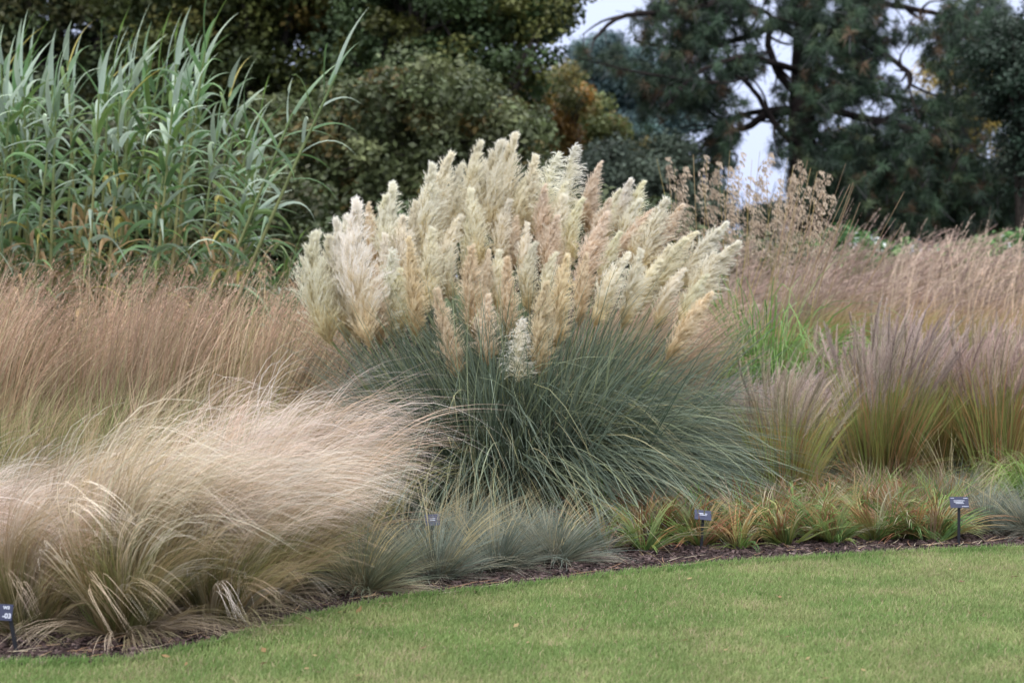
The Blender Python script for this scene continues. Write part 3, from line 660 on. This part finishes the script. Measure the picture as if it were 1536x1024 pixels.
for i, (tx, ty) in enumerate(OT):
    d = 16 + R.normal(0, .25); T = px(tx, ty, d) - GO; b = disc(1, .35)[0]; b[0] += .25 * (tx - 1105) / 130
    ln = .78 * (.8 if ty > 270 else 1); up = norm(T - b + np.array((0, 0, .6))); J = T - up * ln * 1.0
    t = np.linspace(0, 1, 9)[:, None]; mid = (b + J) / 2 + np.array((-.12 * (T[0] - b[0]), 0, .1)); pts = (1 - t) ** 2 * b + 2 * t * (1 - t) * mid + t ** 2 * J
    pts = np.concatenate([pts, T[None] * 1.0])
    g = Geo(); g.tube(pts, np.linspace(.006, .002, 10), pal([(.50, .40, .16), (.56, .42, .22), (.40, .35, .14)], 10).repeat(5, 0), 5)
    st = g.build("flower_stem", M_straw, oat)
    pn = link("panicle", OP[i % 4], st); z = Vector(T - J).normalized(); yv = Vector((0, 1, 0)); xv = yv.cross(z).normalized(); yv = z.cross(xv)
    s = ln / .62; pn.matrix_local = Matrix.Translation(Vector(J)) @ (Matrix((xv, yv, z)).transposed() @ Matrix.Rotation(random.uniform(-.5, .5), 3, 'Z')).to_4x4() @ Matrix.Scale(s, 4)
g = Geo(); fountain(g, 900, .35, (.6, 1.1), 8, .005, 60, (.3, 0, 0), (.4, 1.8), [(.14, .15, .05)], [(.38, .34, .16), (.46, .36, .24)]); g.build("foliage", M_leaf, oat)

# ------------------------------------------------------------------ giant reed, left
reed = thing("giant_reed", "towering green giant reed stand with ribbon leaves at the left", "reed", gp(180, 18.0))
def cane_mesh(H=4.3, dry=.3, nl=26, ulo=.10):
    g = Geo(); K = 12; z = np.linspace(0, H, K); bend = R.uniform(-.12, .2); ax = np.stack([bend * (z / H) ** 2 * 1.6, R.uniform(-.1, .1) * (z / H) ** 2, z], 1)
    c = grad(np.array([[.60, .42, .20]]), np.array([[.20, .28, .10]]), K)[0] if R.random() < .6 else grad(np.array([[.40, .33, .14]]), np.array([[.18, .26, .10]]), K)[0]
    g.tube(ax, np.linspace(.030, .012, K), c.repeat(6, 0), 6)
    stem = g
    g = Geo(); N = nl
    u = ulo + (1 - ulo) * np.linspace(0, 1.0, N) ** .8 ; rt = np.stack([np.interp(u * H, z, ax[:, k]) for k in range(3)], 1)
    az = np.where(np.arange(N) % 2, 0, PI) + R.normal(0, .55, N) + R.uniform(0, PI)
    e = np.radians(np.interp(u, [0, .7, .93, 1], [58, 52, 34, 9]) + R.normal(0, 7, N))
    d0 = np.stack([np.sin(e) * np.cos(az), np.sin(e) * np.sin(az), np.cos(e)], 1)
    Ls = R.uniform(.55, .95, N) * np.interp(u, [0, .5, 1], [.9, 1.1, .85]); KL = 9
    gr = np.interp(u, [0, .6, .92, 1], [2.2, 1.8, 1.0, .1]) * R.uniform(.7, 1.3, N)
    P = grow(rt, d0, Ls, KL, np.stack([np.full(N, .38), np.zeros(N), -gr], 1), 1.5)
    T = norm(np.gradient(P, axis=1)); S = norm(np.cross(T, np.array((0, 0, 1.0)) + .35 * R.normal(size=(N, 1, 3))))
    pd = np.clip(dry * 2.9 * (1 - u * 1.5), 0.03, .9); isdry = R.random(N) < pd
    cg = pal([(.15, .26, .11), (.24, .35, .21), (.09, .16, .06), (.38, .47, .36), (.14, .22, .06)], N, .15); cd = pal([(.46, .30, .15), (.56, .38, .19), (.38, .22, .11), (.42, .36, .10)], N)
    c0 = np.where(isdry[:, None], cd, cg); c1 = np.where(isdry[:, None], cd * 1.1, cg * np.where(R.random(N) < .25, 1.5, 1.0)[:, None] * np.array((1.15, 1.1, 1.0)))
    # folded ribbon: two halves with a keel so that each leaf shades across its width
    W = taper(N, KL, .066 * R.uniform(.7, 1.2, N), .8, .25, .03)
    off = S * (W * .25)[..., None]; nrm = norm(np.cross(T, S)) * (W * .09)[..., None]
    for sg in (-1, 1):
        A = P + nrm * -1; Bq = P + sg * off * 2 + nrm
        V = np.stack([A, Bq] if sg > 0 else [Bq, A], 2).reshape(-1, 3)
        b = (np.arange(N)[:, None] * KL + np.arange(KL - 1)[None]) * 2
        g.add(V, np.stack([b, b + 1, b + 3, b + 2], -1), np.repeat(grad(c0, c1, KL, 1.5).reshape(-1, 3), 2, 0))
    return stem.mesh("cane", M_gloss), g.mesh("leaves", M_gloss)
CM = [cane_mesh(4.3, .34, 27) for _ in range(8)]
LEAN = [cane_mesh(4.3, .12, 15, .5), cane_mesh(4.3, .12, 13, .5)]
def cane(x, d, H, tilt=0.0, label=None, kind=None):
    sm, lm = CM[int(R.integers(len(CM)))] if kind is None else LEAN[kind]
    b = gp(x, d) - np.array(reed.location); s = H / 4.3
    c = link("cane", sm, reed); c.location = b; c.rotation_euler = (R.normal(0, .04), tilt, 0); c.scale = (max(s, .8), max(s, .8), s)
    if label: c["label"] = label
    l = link("leaves", lm, c); l.rotation_euler = (0, 0, R.uniform(-.5, .5)); k = R.uniform(.85, 1.12); l.color = (k, k, k * R.uniform(.95, 1.05), 1)
def topz(x):   # silhouette of the stand
    y = np.interp(x, [-150, 0, 60, 140, 200, 280, 320, 360, 400, 440], [70, 85, 65, 60, 85, 45, 95, 190, 260, 320])
    return y
k = 0
for row, d in enumerate((16.6, 17.4, 18.2, 19.0)):
    for x in np.arange(-190, 352, 32 if row else 36):
        xx = x + R.normal(0, 9)
        yt = topz(xx + 35) + abs(R.normal(0, 22)) + (45 if row == 0 else 0) + (22 if R.random() < .3 else 0)
        H = px(xx, yt, d)[2] - ground_z(0, d); cane(xx, d, H * .97, R.normal(.06, .045) + (.08 if xx > 280 else 0)); k += 1
cane(262, 16.2, 3.7, .37, "leaning reed cane topped by one tall upright leaf", 0)
cane(236, 16.2, 3.3, .36, "shorter leaning reed cane with a broad pale leaf at its top", 1)
cane(250, 16.6, 2.5, .33, None, 1); cane(300, 16.9, 2.3, .22)
g = Geo(); N = 1400
x = R.uniform(-160, 420, N); d = R.uniform(16.2, 18.8, N); rt = np.stack([(x - 768) / F * d, d, R.uniform(.1, 1.9, N)], 1) - np.array(reed.location)
d0, _, _ = splay(N, 20, 75); P = grow(rt, d0, R.uniform(.4, .8, N), 7, np.stack([np.full(N, .3), np.zeros(N), -R.uniform(1.2, 2.6, N)], 1), 1.3)
c = pal([(.12, .18, .07), (.40, .26, .13), (.17, .22, .08), (.50, .34, .18), (.09, .14, .06)], N); T = norm(np.gradient(P, axis=1))
g.ribbons(P, taper(N, 7, .034, .8, .3, .05), norm(np.cross(T, np.array((0, .2, 1.0)))), grad(c, c * 1.1, 7)); g.build("lower_leaves", M_gloss, reed)["kind"] = "stuff"

# ------------------------------------------------------------------ trees
def leaf_cloud(g, cents, rads, nper, size, cols, flat=.75, up=.5, tone=None, gloss=None):
    """leaves scattered through clumps, biased to each clump's outer, upper shell"""
    M = len(cents); bi = np.repeat(np.arange(M), nper); n = len(bi)
    v = norm(R.normal(size=(n, 3))); rr = R.random(n) ** .45
    p = cents[bi] + v * (rads[bi] * rr)[:, None] * np.array((1, 1, flat)) + R.normal(0, .06, (n, 3)) * rads[bi][:, None]
    nv = norm(v * .5 + R.normal(0, .55, (n, 3)) + np.array((0, 0, up))); t = norm(np.cross(nv, R.normal(size=(n, 3)))); b = np.cross(nv, t)
    s = (size * R.uniform(.6, 1.35, n))[:, None]
    V = np.stack([p - t * s * .5, p - b * s * .3 + nv * s * .08, p + t * s * .5, p + b * s * .3 + nv * s * .08], 1)
    cc = cols[bi] * R.uniform(.7, 1.35, (n, 1))
    g.add(V.reshape(-1, 3), np.arange(n * 4).reshape(-1, 4), np.repeat(np.minimum(cc * (1.0 if cc.mean() > .5 else 1.55), .9), 4, 0))

def limb(g, pts, r0, r1, col=(.05, .04, .035), k=12, rough=.03, wig=.0):
    pts = np.asarray(pts, float); t = np.linspace(0, len(pts) - 1, k); P = np.stack([np.interp(t, range(len(pts)), pts[:, i]) for i in range(3)], 1)
    for _ in range(2): P[1:-1] = (P[:-2] + 2 * P[1:-1] + P[2:]) / 4
    if wig: P[1:-1] += R.normal(0, wig, P[1:-1].shape)
    g.tube(P, np.linspace(r0, r1, k), col, 8, rough)
    return P

def broadleaf(name, label, x, d, ells, cols, nclump, nper=170, size=.12, cr=(.35, .75), trunk=.28, H=9, seed=0, p=None, limbs=9, bark=(.05, .042, .035), dz=1.6):
    base = gp(x, d); r = thing(name, label, "tree", base)
    C = []; W = np.array([e[2] * e[3] for e in ells], float); W /= W.sum()
    for i, e in enumerate(ells):
        n = max(2, int(nclump * W[i])); v = norm(R.normal(size=(n, 3))) * (R.random(n) ** (1 / 3))[:, None]
        c = px(e[0], e[1], d + (e[4] if len(e) > 4 else 0)); s = d / F
        C.append(c + v * np.array((e[2] * s, max(dz, min(e[2], e[3]) * s), e[3] * s)))
    C = np.concatenate(C); C = C[C[:, 2] > .25 + ground_z(0, d)] - base
    rads = R.uniform(*cr, len(C)); cc = pal(cols, len(C), .18, p)
    g = Geo(); leaf_cloud(g, C, rads, nper, size, cc); g.build("crown", M_tree, r)
    g = Geo(); top = C[:, 2].max() * .8
    P = limb(g, [(0, 0, -.1), (.08 * H / 9, 0, top * .35), (-.05, .1, top * .7), (.1, 0, top)], trunk, trunk * .25, bark, 14)
    idx = R.choice(len(C), min(limbs, len(C)), replace=False)
    for i in idx:
        s = P[int(R.integers(3, 10))]; e = C[i]; m = (s + e) / 2 + np.array((0, 0, -.25 if e[2] > s[2] else .35))
        L1 = limb(g, [s, m, e], trunk * .38, .025, bark, 9, wig=.03)
        for _ in range(3):
            j = C[np.argmin(np.linalg.norm(C - e - R.normal(0, 1.2, 3), axis=1))]; limb(g, [L1[5], (L1[5] + j) / 2 + R.normal(0, .12, 3), j], .04, .012, bark, 6)
    g.build("trunk", M_bark, r)
    return r
OAK = [(.05, .062, .018), (.07, .08, .022), (.038, .05, .018), (.10, .095, .025), (.11, .08, .02), (.055, .08, .04)]
broadleaf("oak_tree", "large dark oak with orange tinged leaves behind the giant reed", 375, 37,
          [(430, 30, 190, 130), (330, -30, 200, 110), (560, 60, 120, 130), (300, 90, 110, 110), (470, 160, 110, 60), (480, -150, 260, 90)], OAK, 620, 200, .13, p=[.25, .25, .2, .12, .06, .12], trunk=.36, limbs=16)
broadleaf("oak_tree", "dark green oak whose branches reach right against the open sky", 640, 35,
          [(640, 20, 130, 120), (740, -10, 110, 90), (800, 30, 50, 45), (730, 100, 100, 70), (600, 130, 90, 80), (840, -30, 70, 30), (700, -150, 240, 90)], [(.04, .062, .022), (.05, .075, .03), (.032, .05, .02), (.07, .075, .02)], 400, 170, .12, cr=(.3, .6), trunk=.34, limbs=18)
broadleaf("oak_tree", "very dark tree above the left end of the giant reed", 90, 40,
          [(120, 0, 200, 90), (30, 60, 160, 120), (220, 80, 120, 120), (-150, 30, 160, 160), (80, -150, 260, 90)], [(.03, .045, .02), (.04, .055, .022), (.05, .05, .018)], 420, 170, .14, trunk=.35)
broadleaf("holly_shrub", "broad grey green shrub below the oaks behind the pampas plumes", 620, 31,
          [(590, 265, 150, 75), (480, 290, 110, 90), (700, 200, 90, 70), (660, 320, 120, 70), (430, 320, 110, 60), (770, 250, 60, 100), (560, 180, 60, 60), (640, 150, 60, 60), (430, 210, 50, 60)], [(.06, .075, .03), (.085, .095, .04), (.045, .055, .022), (.12, .09, .03)], 520, 170, .125, cr=(.22, .62), trunk=.16, p=[.38, .29, .27, .06], dz=3.2)
broadleaf("orange_tree", "small tree turning orange behind the pampas between oak and pine", 800, 41,
          [(790, 165, 40, 38), (815, 215, 50, 60), (770, 240, 40, 60), (850, 150, 25, 20)], [(.19, .11, .03), (.15, .11, .03), (.11, .10, .03), (.08, .085, .03)], 150, 170, .12, cr=(.28, .5), trunk=.14)
broadleaf("olive_tree", "yellow green rounded tree right of the orange one", 885, 44,
          [(880, 200, 55, 55), (850, 240, 50, 60), (920, 250, 50, 50), (840, 130, 35, 28)], [(.14, .15, .05), (.10, .12, .045), (.18, .15, .05)], 170, 170, .12, cr=(.3, .55), trunk=.16)
broadleaf("grey_shrub", "grey green rounded shrub low beside the orange tree", 935, 38,
          [(930, 265, 60, 50), (990, 270, 60, 60), (890, 300, 60, 50), (1040, 310, 50, 40)], [(.065, .085, .06), (.085, .105, .075)], 150, 170, .11, cr=(.3, .5), trunk=.12)
broadleaf("conifer", "hazy blue green conifer far behind between oak and pine", 930, 62,
          [(915, 120, 60, 60), (960, 110, 60, 50), (890, 100, 35, 50), (940, 190, 70, 55), (1000, 180, 60, 60)], [(.07, .11, .11), (.09, .14, .13), (.05, .08, .085)], 320, 170, .15, cr=(.4, .7), trunk=.3)
broadleaf("dark_yew", "almost black tree cut by the right edge at the top", 1530, 36,
          [(1530, 110, 50, 85), (1590, 100, 90, 130), (1500, 70, 30, 25), (1560, 250, 50, 80)], [(.02, .035, .022), (.028, .042, .028)], 300, 170, .1, cr=(.25, .5), trunk=.22)
broadleaf("birch_tree", "yellow leaved tree seen through the pine at right", 1450, 50,
          [(1440, 130, 60, 50), (1480, 180, 50, 60), (1400, 240, 60, 50), (1270, 210, 30, 30), (1290, 250, 40, 30)], [(.20, .17, .05), (.26, .19, .05), (.14, .14, .05)], 110, 100, .13, cr=(.4, .7), trunk=.14)
broadleaf("background_tree", "dim dark tree filling the far left gap behind the oaks", 240, 55,
          [(100, 200, 300, 160), (420, 260, 260, 120), (650, 220, 150, 130)], [(.03, .042, .02), (.04, .05, .025)], 520, 120, .2, cr=(.6, 1.1), trunk=.3)
broadleaf("background_tree", "dim dark tree low behind the pine and the green hedge", 1420, 56,
          [(1350, 300, 150, 60), (1500, 320, 130, 60), (1600, 260, 100, 110), (1230, 330, 40, 25)], [(.03, .04, .02), (.05, .05, .025), (.07, .06, .03)], 340, 120, .2, cr=(.5, .9), trunk=.3)
broadleaf("laurel_shrub", "dark laurel thicket behind the giant reed", 150, 26,
          [(100, 300, 250, 90), (60, 210, 260, 50), (100, 400, 330, 60), (330, 320, 150, 80), (-120, 280, 120, 110), (480, 380, 120, 45)], [(.04, .055, .02), (.055, .065, .025), (.05, .05, .02)], 560, 150, .12, cr=(.3, .6), trunk=.14)
broadleaf("laurel_shrub", "dark low thicket hidden behind the pampas plumes", 800, 27,
          [(760, 350, 150, 60), (620, 370, 120, 50), (920, 360, 120, 55), (1040, 390, 90, 42), (1120, 400, 110, 36)], [(.05, .07, .03), (.07, .085, .035), (.05, .055, .025)], 330, 150, .12, cr=(.3, .5), trunk=.12)
# hedge with white flowers
r = thing("hedge", "low leafy green hedge dotted with white flowers under the pine", "hedge", gp(1400, 29))
n = 260; x = R.uniform(1215, 1720, n); yt = np.interp(x, [1215, 1250, 1330, 1420, 1500, 1720], [345, 330, 355, 370, 340, 335]); d = R.uniform(28.3, 30.2, n)
C = np.stack([(x - 768) / F * d, d, EYE + (420 - (yt + 25 + 60 * R.random(n) ** 1.3)) / F * d], 1) - np.array(r.location)
g = Geo(); leaf_cloud(g, C, R.uniform(.22, .42, n), 190, .10, pal([(.07, .14, .04), (.10, .18, .06), (.05, .10, .035)], n)); g.build("foliage", M_tree, r)
g = Geo(); k = R.choice(n, 40); leaf_cloud(g, C[k] + np.array((0, -.3, .2)), np.full(40, .1), 5, .09, np.full((40, 3), .75)); g.build("flowers", M_tree, r)["kind"] = "stuff"
# leafy green plant behind the leaning reeds
r = thing("leafy_shrub", "fresh light green leafy plant behind the leaning reed canes", "shrub", gp(400, 17.6))
n = 90; C = np.stack([R.uniform(-.75, .55, n), R.uniform(-.4, .4, n), R.uniform(.2, 1.55, n)], 1)
g = Geo(); d0, _, _ = splay(2600, 10, 90); N = 2600; rt = C[R.integers(0, n, N)] + R.normal(0, .08, (N, 3))
P = grow(rt, d0, R.uniform(.12, .26, N), 4, np.stack([np.full(N, .2), np.zeros(N), -R.uniform(.2, 1.4, N)], 1)); c = pal([(.12, .22, .06), (.17, .29, .09), (.22, .34, .13), (.08, .15, .04)], N)
g.ribbons(P, taper(N, 4, .022, .5, .35, .05), sides(N), grad(c, c * 1.15, 4)); g.build("foliage", M_leaf, r)

# ------------------------------------------------------------------ the pine
PD = 40.0; PB = gp(1206, PD)
pine = thing("pine_tree", "big dark pine with thick trunk and hanging needle tufts over the right bed", "pine tree", PB)
BK = (.040, .032, .030)
g = Geo()
def q(x, y, dd=0): return px(x, y, PD + dd) - PB
trunk = limb(g, [(0, 0, -.2), q(1207, 380), q(1204, 250), q(1203, 130), q(1212, 20), q(1215, -120)], .36, .24, BK, 26, .05)
g.build("trunk", M_bark, pine)
LM = [([(1203, 150, 0), (1165, 110, -.4), (1150, 60, -.6), (1160, 20, -.8), (1120, 8, -1)], .11), ([(1203, 165, 0), (1150, 170, .3), (1110, 200, .5), (1085, 190, .6), (1060, 160, .8)], .12),
      ([(1203, 60, 0), (1170, 35, .5), (1130, 50, .9), (1080, 70, 1.2), (1010, 75, 1.4), (950, 60, 1.5)], .11), ([(1205, 220, 0), (1170, 200, -.5), (1130, 130, -.8), (1100, 110, -1)], .09),
      ([(1205, 40, 0), (1290, 60, -.7), (1340, 90, -1), (1372, 115, -1.2), (1356, 140, -1.2)], .09), ([(1207, 90, 0), (1270, 120, .5), (1350, 150, .9), (1440, 160, 1.2)], .10),
      ([(1205, 190, 0), (1280, 230, .5), (1360, 260, .8), (1450, 280, 1)], .10), ([(1205, 150, 0), (1300, 180, -.8), (1400, 200, -1.4), (1480, 240, -2)], .10),
      ([(1205, -20, 0), (1120, -10, -.6), (1020, 20, -1.2), (930, 20, -1.6), (890, 60, -1.6)], .10), ([(1205, -20, 0), (1300, 0, .6), (1400, 20, 1.0), (1480, 40, 1.3)], .10),
      ([(1204, 110, 0), (1120, 80, -1.5), (1040, 110, -2), (1000, 160, -2.2)], .08), ([(1204, 160, 0), (1110, 170, 1), (1050, 220, 1.4), (1020, 270, 1.6)], .08),
      ([(1207, 260, 0), (1280, 300, -.5), (1340, 300, -1)], .06), ([(1110, 200, .5), (1085, 240, .3), (1060, 260, .2)], .05), ([(1203, 20, 0), (1240, -40, -1), (1310, -60, -1.6)], .1)]
LP = []
for pts, rr in LM:
    g = Geo(); LP.append(limb(g, [q(*p_) for p_ in pts], rr * .95, .035, BK, 16, .03, .012)); 
    for _ in range(5):
        s = LP[-1][int(R.integers(5, 15))]; e = s + np.array((R.normal(0, .8), R.normal(0, .6), R.normal(-.3, .6))); limb(g, [s, (s + e) / 2 + R.normal(0, .12, 3), e], .035, .012, BK, 7)
    g.build("limb", M_bark, pine)
# needle masses: pixel ellipses on the tree's own depth, with thickness
NE = [(1010, 40, 70, 45), (1090, 30, 70, 40), (1050, 100, 60, 45), (1010, 150, 55, 50), (1060, 170, 60, 45), (1000, 230, 60, 50), (1050, 260, 50, 50), (1085, 215, 25, 30), (1160, 15, 50, 25), (1120, 90, 28, 26),
      (900, 85, 40, 22), (950, 110, 30, 24), (1030, 310, 50, 35), (1120, 335, 55, 22), (1170, 330, 50, 30), (1172, 190, 20, 60),
      (1240, 30, 70, 50), (1250, 110, 55, 60), (1230, 200, 35, 60), (1300, 60, 50, 45), (1300, 150, 55, 50), (1310, 230, 70, 50), (1260, 290, 60, 45), (1350, 300, 80, 45), (1400, 40, 60, 35), (1460, 20, 60, 30), (1390, 190, 60, 45),
      (1420, 250, 70, 55), (1480, 290, 60, 50), (1500, 230, 40, 40), (1450, 150, 50, 40), (1330, 10, 60, 25), (1520, 330, 50, 30), (1380, 340, 80, 25), (1260, 340, 40, 30), (1600, 280, 90, 90), (1200, -60, 300, 50), (1500, 60, 55, 40), (1430, 85, 50, 30), (1290, 270, 110, 60), (1420, 300, 120, 40)]
areas = np.array([e[2] * e[3] for e in NE], float); TOT = 9000
cent = []
for e, a in zip(NE, areas / areas.sum()):
    n = int(TOT * a); th = R.random(n) * 2 * PI; rr = R.random(n) ** .5
    for j in range(n): cent.append(q(e[0] + e[2] * rr[j] * math.cos(th[j]), e[1] + e[3] * rr[j] * math.sin(th[j]), R.normal(0, 1.3)))
cent = np.array(cent)
# knock out random pockets so that the sky shows through
hx = vnoise(cent[:, 0] + 20, cent[:, 2], .75, 2, 2); keep = hx > .37
for (hx_, hy_, ha, hb) in [(1105, 145, 18, 28), (1150, 180, 22, 50), (1120, 255, 38, 52), (1085, 285, 20, 25), (1345, 100, 22, 30), (1375, 75, 20, 20), (1100, 60, 22, 10), (890, 25, 60, 38), (1010, 95, 12, 10), (1180, 215, 10, 40), (960, 75, 16, 10), (1285, 195, 12, 14)]:
    hp = q(hx_, hy_); dx = (cent[:, 0] - hp[0]) / (ha * PD / F); dz_ = (cent[:, 2] - hp[2]) / (hb * PD / F)
    keep &= (dx * dx + dz_ * dz_ > R.uniform(.5, 1.0, len(cent)))
cent = cent[keep]
N = len(cent); K = 42; bi = np.repeat(np.arange(N), K)
tdir = norm(R.normal(0, .5, (N, 3)) + np.array((0, 0, .1)))
nd = norm(R.normal(size=(N * K, 3)) + tdir[bi] * .9 + np.array((0, 0, -.25)))
ln = R.uniform(.14, .26, N * K)
P = grow(cent[bi] + R.normal(0, .03, (N * K, 3)), nd, ln, 3, np.tile(np.array([[0, 0, -.5]]), (N * K, 1)))
c = 1.15 * pal([(.045, .075, .045), (.06, .10, .055), (.035, .055, .038), (.09, .12, .06), (.13, .085, .05)], N, .2, [.32, .26, .24, .1, .08])[bi]
g = Geo(); g.ribbons(P, taper(N * K, 3, .013, 1, .3, .3), norm(np.cross(nd, R.normal(size=nd.shape))), grad(c, c * 1.1, 3))
# shoots that carry the tufts
s0 = cent + norm(R.normal(size=(N, 3)) + np.array((0, 0, -.2))) * R.uniform(.25, .6, (N, 1)); g.ribbons(np.stack([s0, (s0 + cent) / 2 + R.normal(0, .04, (N, 3)), cent], 1), np.full((N, 3), .022), sides(N), np.full((N, 3, 3), .04))
g.build("crown", M_needle, pine)

# ------------------------------------------------------------------ plant labels
def flatmat(name, col, rough=.4):
    m = bpy.data.materials.new(name); m.use_nodes = True; p = m.node_tree.nodes["Principled BSDF"]; n = m.node_tree.nodes.new("ShaderNodeTexNoise"); n.inputs["Scale"].default_value = 60
    r = m.node_tree.nodes.new("ShaderNodeValToRGB"); r.color_ramp.elements[0].color = (*[c * .8 for c in col], 1); r.color_ramp.elements[1].color = (*[min(1, c * 1.2) for c in col], 1)
    m.node_tree.links.new(n.outputs["Fac"], r.inputs[0]); m.node_tree.links.new(r.outputs[0], p.inputs["Base Color"]); p.inputs["Roughness"].default_value = rough
    return m
M_plate = flatmat("label_plate", (.020, .025, .062), .5); M_post = flatmat("label_post", (.012, .012, .016), .5); M_ink = flatmat("engraving", (.62, .64, .72), .6)
def rbox(name, c, d, bev, mat, parent):
    import bmesh
    bm = bmesh.new(); bmesh.ops.create_cube(bm, size=1)
    for v in bm.verts: v.co = Vector((v.co.x * d[0] + c[0], v.co.y * d[1] + c[1], v.co.z * d[2] + c[2]))
    bmesh.ops.bevel(bm, geom=bm.edges[:], offset=bev, segments=2, affect='EDGES')
    me = bpy.data.meshes.new(name); bm.to_mesh(me); bm.free(); me.materials.append(mat)
    return link(name, me, parent)
def plant_label(label, loc, h, w, ht, tilt, roll, lines, yaw=0, post_tilt=0, dx=0):
    r = thing("plant_label", label, "plant label", loc, yaw, "plant labels on stakes")
    st = rbox("stake", (0, 0, h / 2 - .04), (.017, .006, h + .08), .001, M_post, r); st.rotation_euler = (0, post_tilt, 0)
    pt = rbox("plate", (0, 0, 0), (w, .003, ht), .001, M_plate, r); pt.location = (math.sin(post_tilt) * h + dx, -.006, h + ht * .35); pt.rotation_euler = (-tilt, roll, 0)
    g = Geo()
    for (lx_, lz, lw, lh) in lines: g.box((lx_ * w, -.0022, lz * ht), (lw * w, .0008, lh * ht), (.6, .6, .66))
    if lines: g.build("engraving", M_ink, pt)
    return r, pt
R2 = [(-.36, .36, .2, .035), (.34, .36, .24, .035), (0, .14, .6, .05), (-.04, .02, .5, .05), (.02, -.10, .44, .05), (.3, -.38, .36, .04)]
plant_label("dark blue plant label standing on a black stake in the mulch at right", gp(1441, 10.72), .25, .112, .070, math.radians(25), 0, R2)
plant_label("small blue label tilted back and sideways among the strappy leaves", gp(1053, 10.62), .185, .100, .075, math.radians(48), math.radians(6), [(0, .12, .5, .07), (.02, -.02, .42, .06)], post_tilt=.05)
plant_label("small blue label half hidden behind grass among the fescue tufts", gp(648, 9.9), .255, .082, .068, math.radians(30), math.radians(-3), [(.0, .1, .4, .06), (.02, -.04, .36, .06)])
r, pt = plant_label("dark label reading 03 on a leaning stake at the bottom left edge", gp(21, 7.62), .165, .088, .070, math.radians(15), math.radians(3), [], post_tilt=-.17, dx=-.032)
def text(s, size, x, z, parent):
    c = bpy.data.curves.new("lettering", 'FONT'); c.body = s; c.size = size; c.extrude = .0003; c.offset = .0006; c.align_x = 'RIGHT'; pass
    o = link("lettering", c); bpy.context.view_layer.update()
    me = bpy.data.meshes.new_from_object(o); me.materials.clear(); me.materials.append(M_ink); bpy.data.objects.remove(o)
    o = link("lettering", me, parent); o.location = (x, -.0022, z); o.rotation_euler = (PI / 2, 0, 0)
text("-03", .029, .040, -.024, pt); text("W3", .018, .030, .014, pt)

# fallen bits on the mulch and lawn edge
g = Geo(); n = 260; x = R.uniform(-2.2, 3.4, n); y = edge(x) + R.uniform(.0, .35, n); a = R.random(n) * PI; d0 = np.stack([np.cos(a), np.sin(a) * .6, .12 * R.random(n)], 1)
P = grow(np.stack([x, y, R.uniform(.012, .03, n)], 1), d0, R.uniform(.05, .2, n), 5, R.normal(0, .3, (n, 3)) * np.array((1, 1, .15))); P[..., 2] = np.maximum(P[..., 2], .012)
c = pal([(.42, .30, .18), (.34, .2, .12), (.5, .42, .3)], n); g.ribbons(P, taper(n, 5, .006, .6, .4, .1), norm(np.stack([-np.sin(a), np.cos(a), .3 + 0 * a], 1)), grad(c, c, 5))
n = 70; x = R.uniform(-2.6, 3.2, n); y = R.uniform(7.0, 10.2, n); k = y < edge(x) - .05; x, y = x[k], y[k]; n = len(x)
cc = pal([(.30, .19, .09), (.36, .27, .13), (.20, .12, .07)], n); a = R.random(n) * 6.3; L_ = R.uniform(.012, .03, n)
t = np.stack([np.cos(a), np.sin(a), R.normal(.15, .2, n)], 1) * L_[:, None]; b = np.stack([-np.sin(a), np.cos(a), R.normal(.1, .3, n)], 1) * L_[:, None] * .55; c_ = np.stack([x, y, np.full(n, .034)], 1)
g.add(np.stack([c_ - t, c_ + b, c_ + t, c_ - b], 1).reshape(-1, 3), np.arange(n * 4).reshape(-1, 4), np.repeat(cc, 4, 0))
tag(g.build("leaf_litter", M_straw), "fallen straw blades and small brown leaves on the mulch and lawn", "leaf litter", kind="stuff")
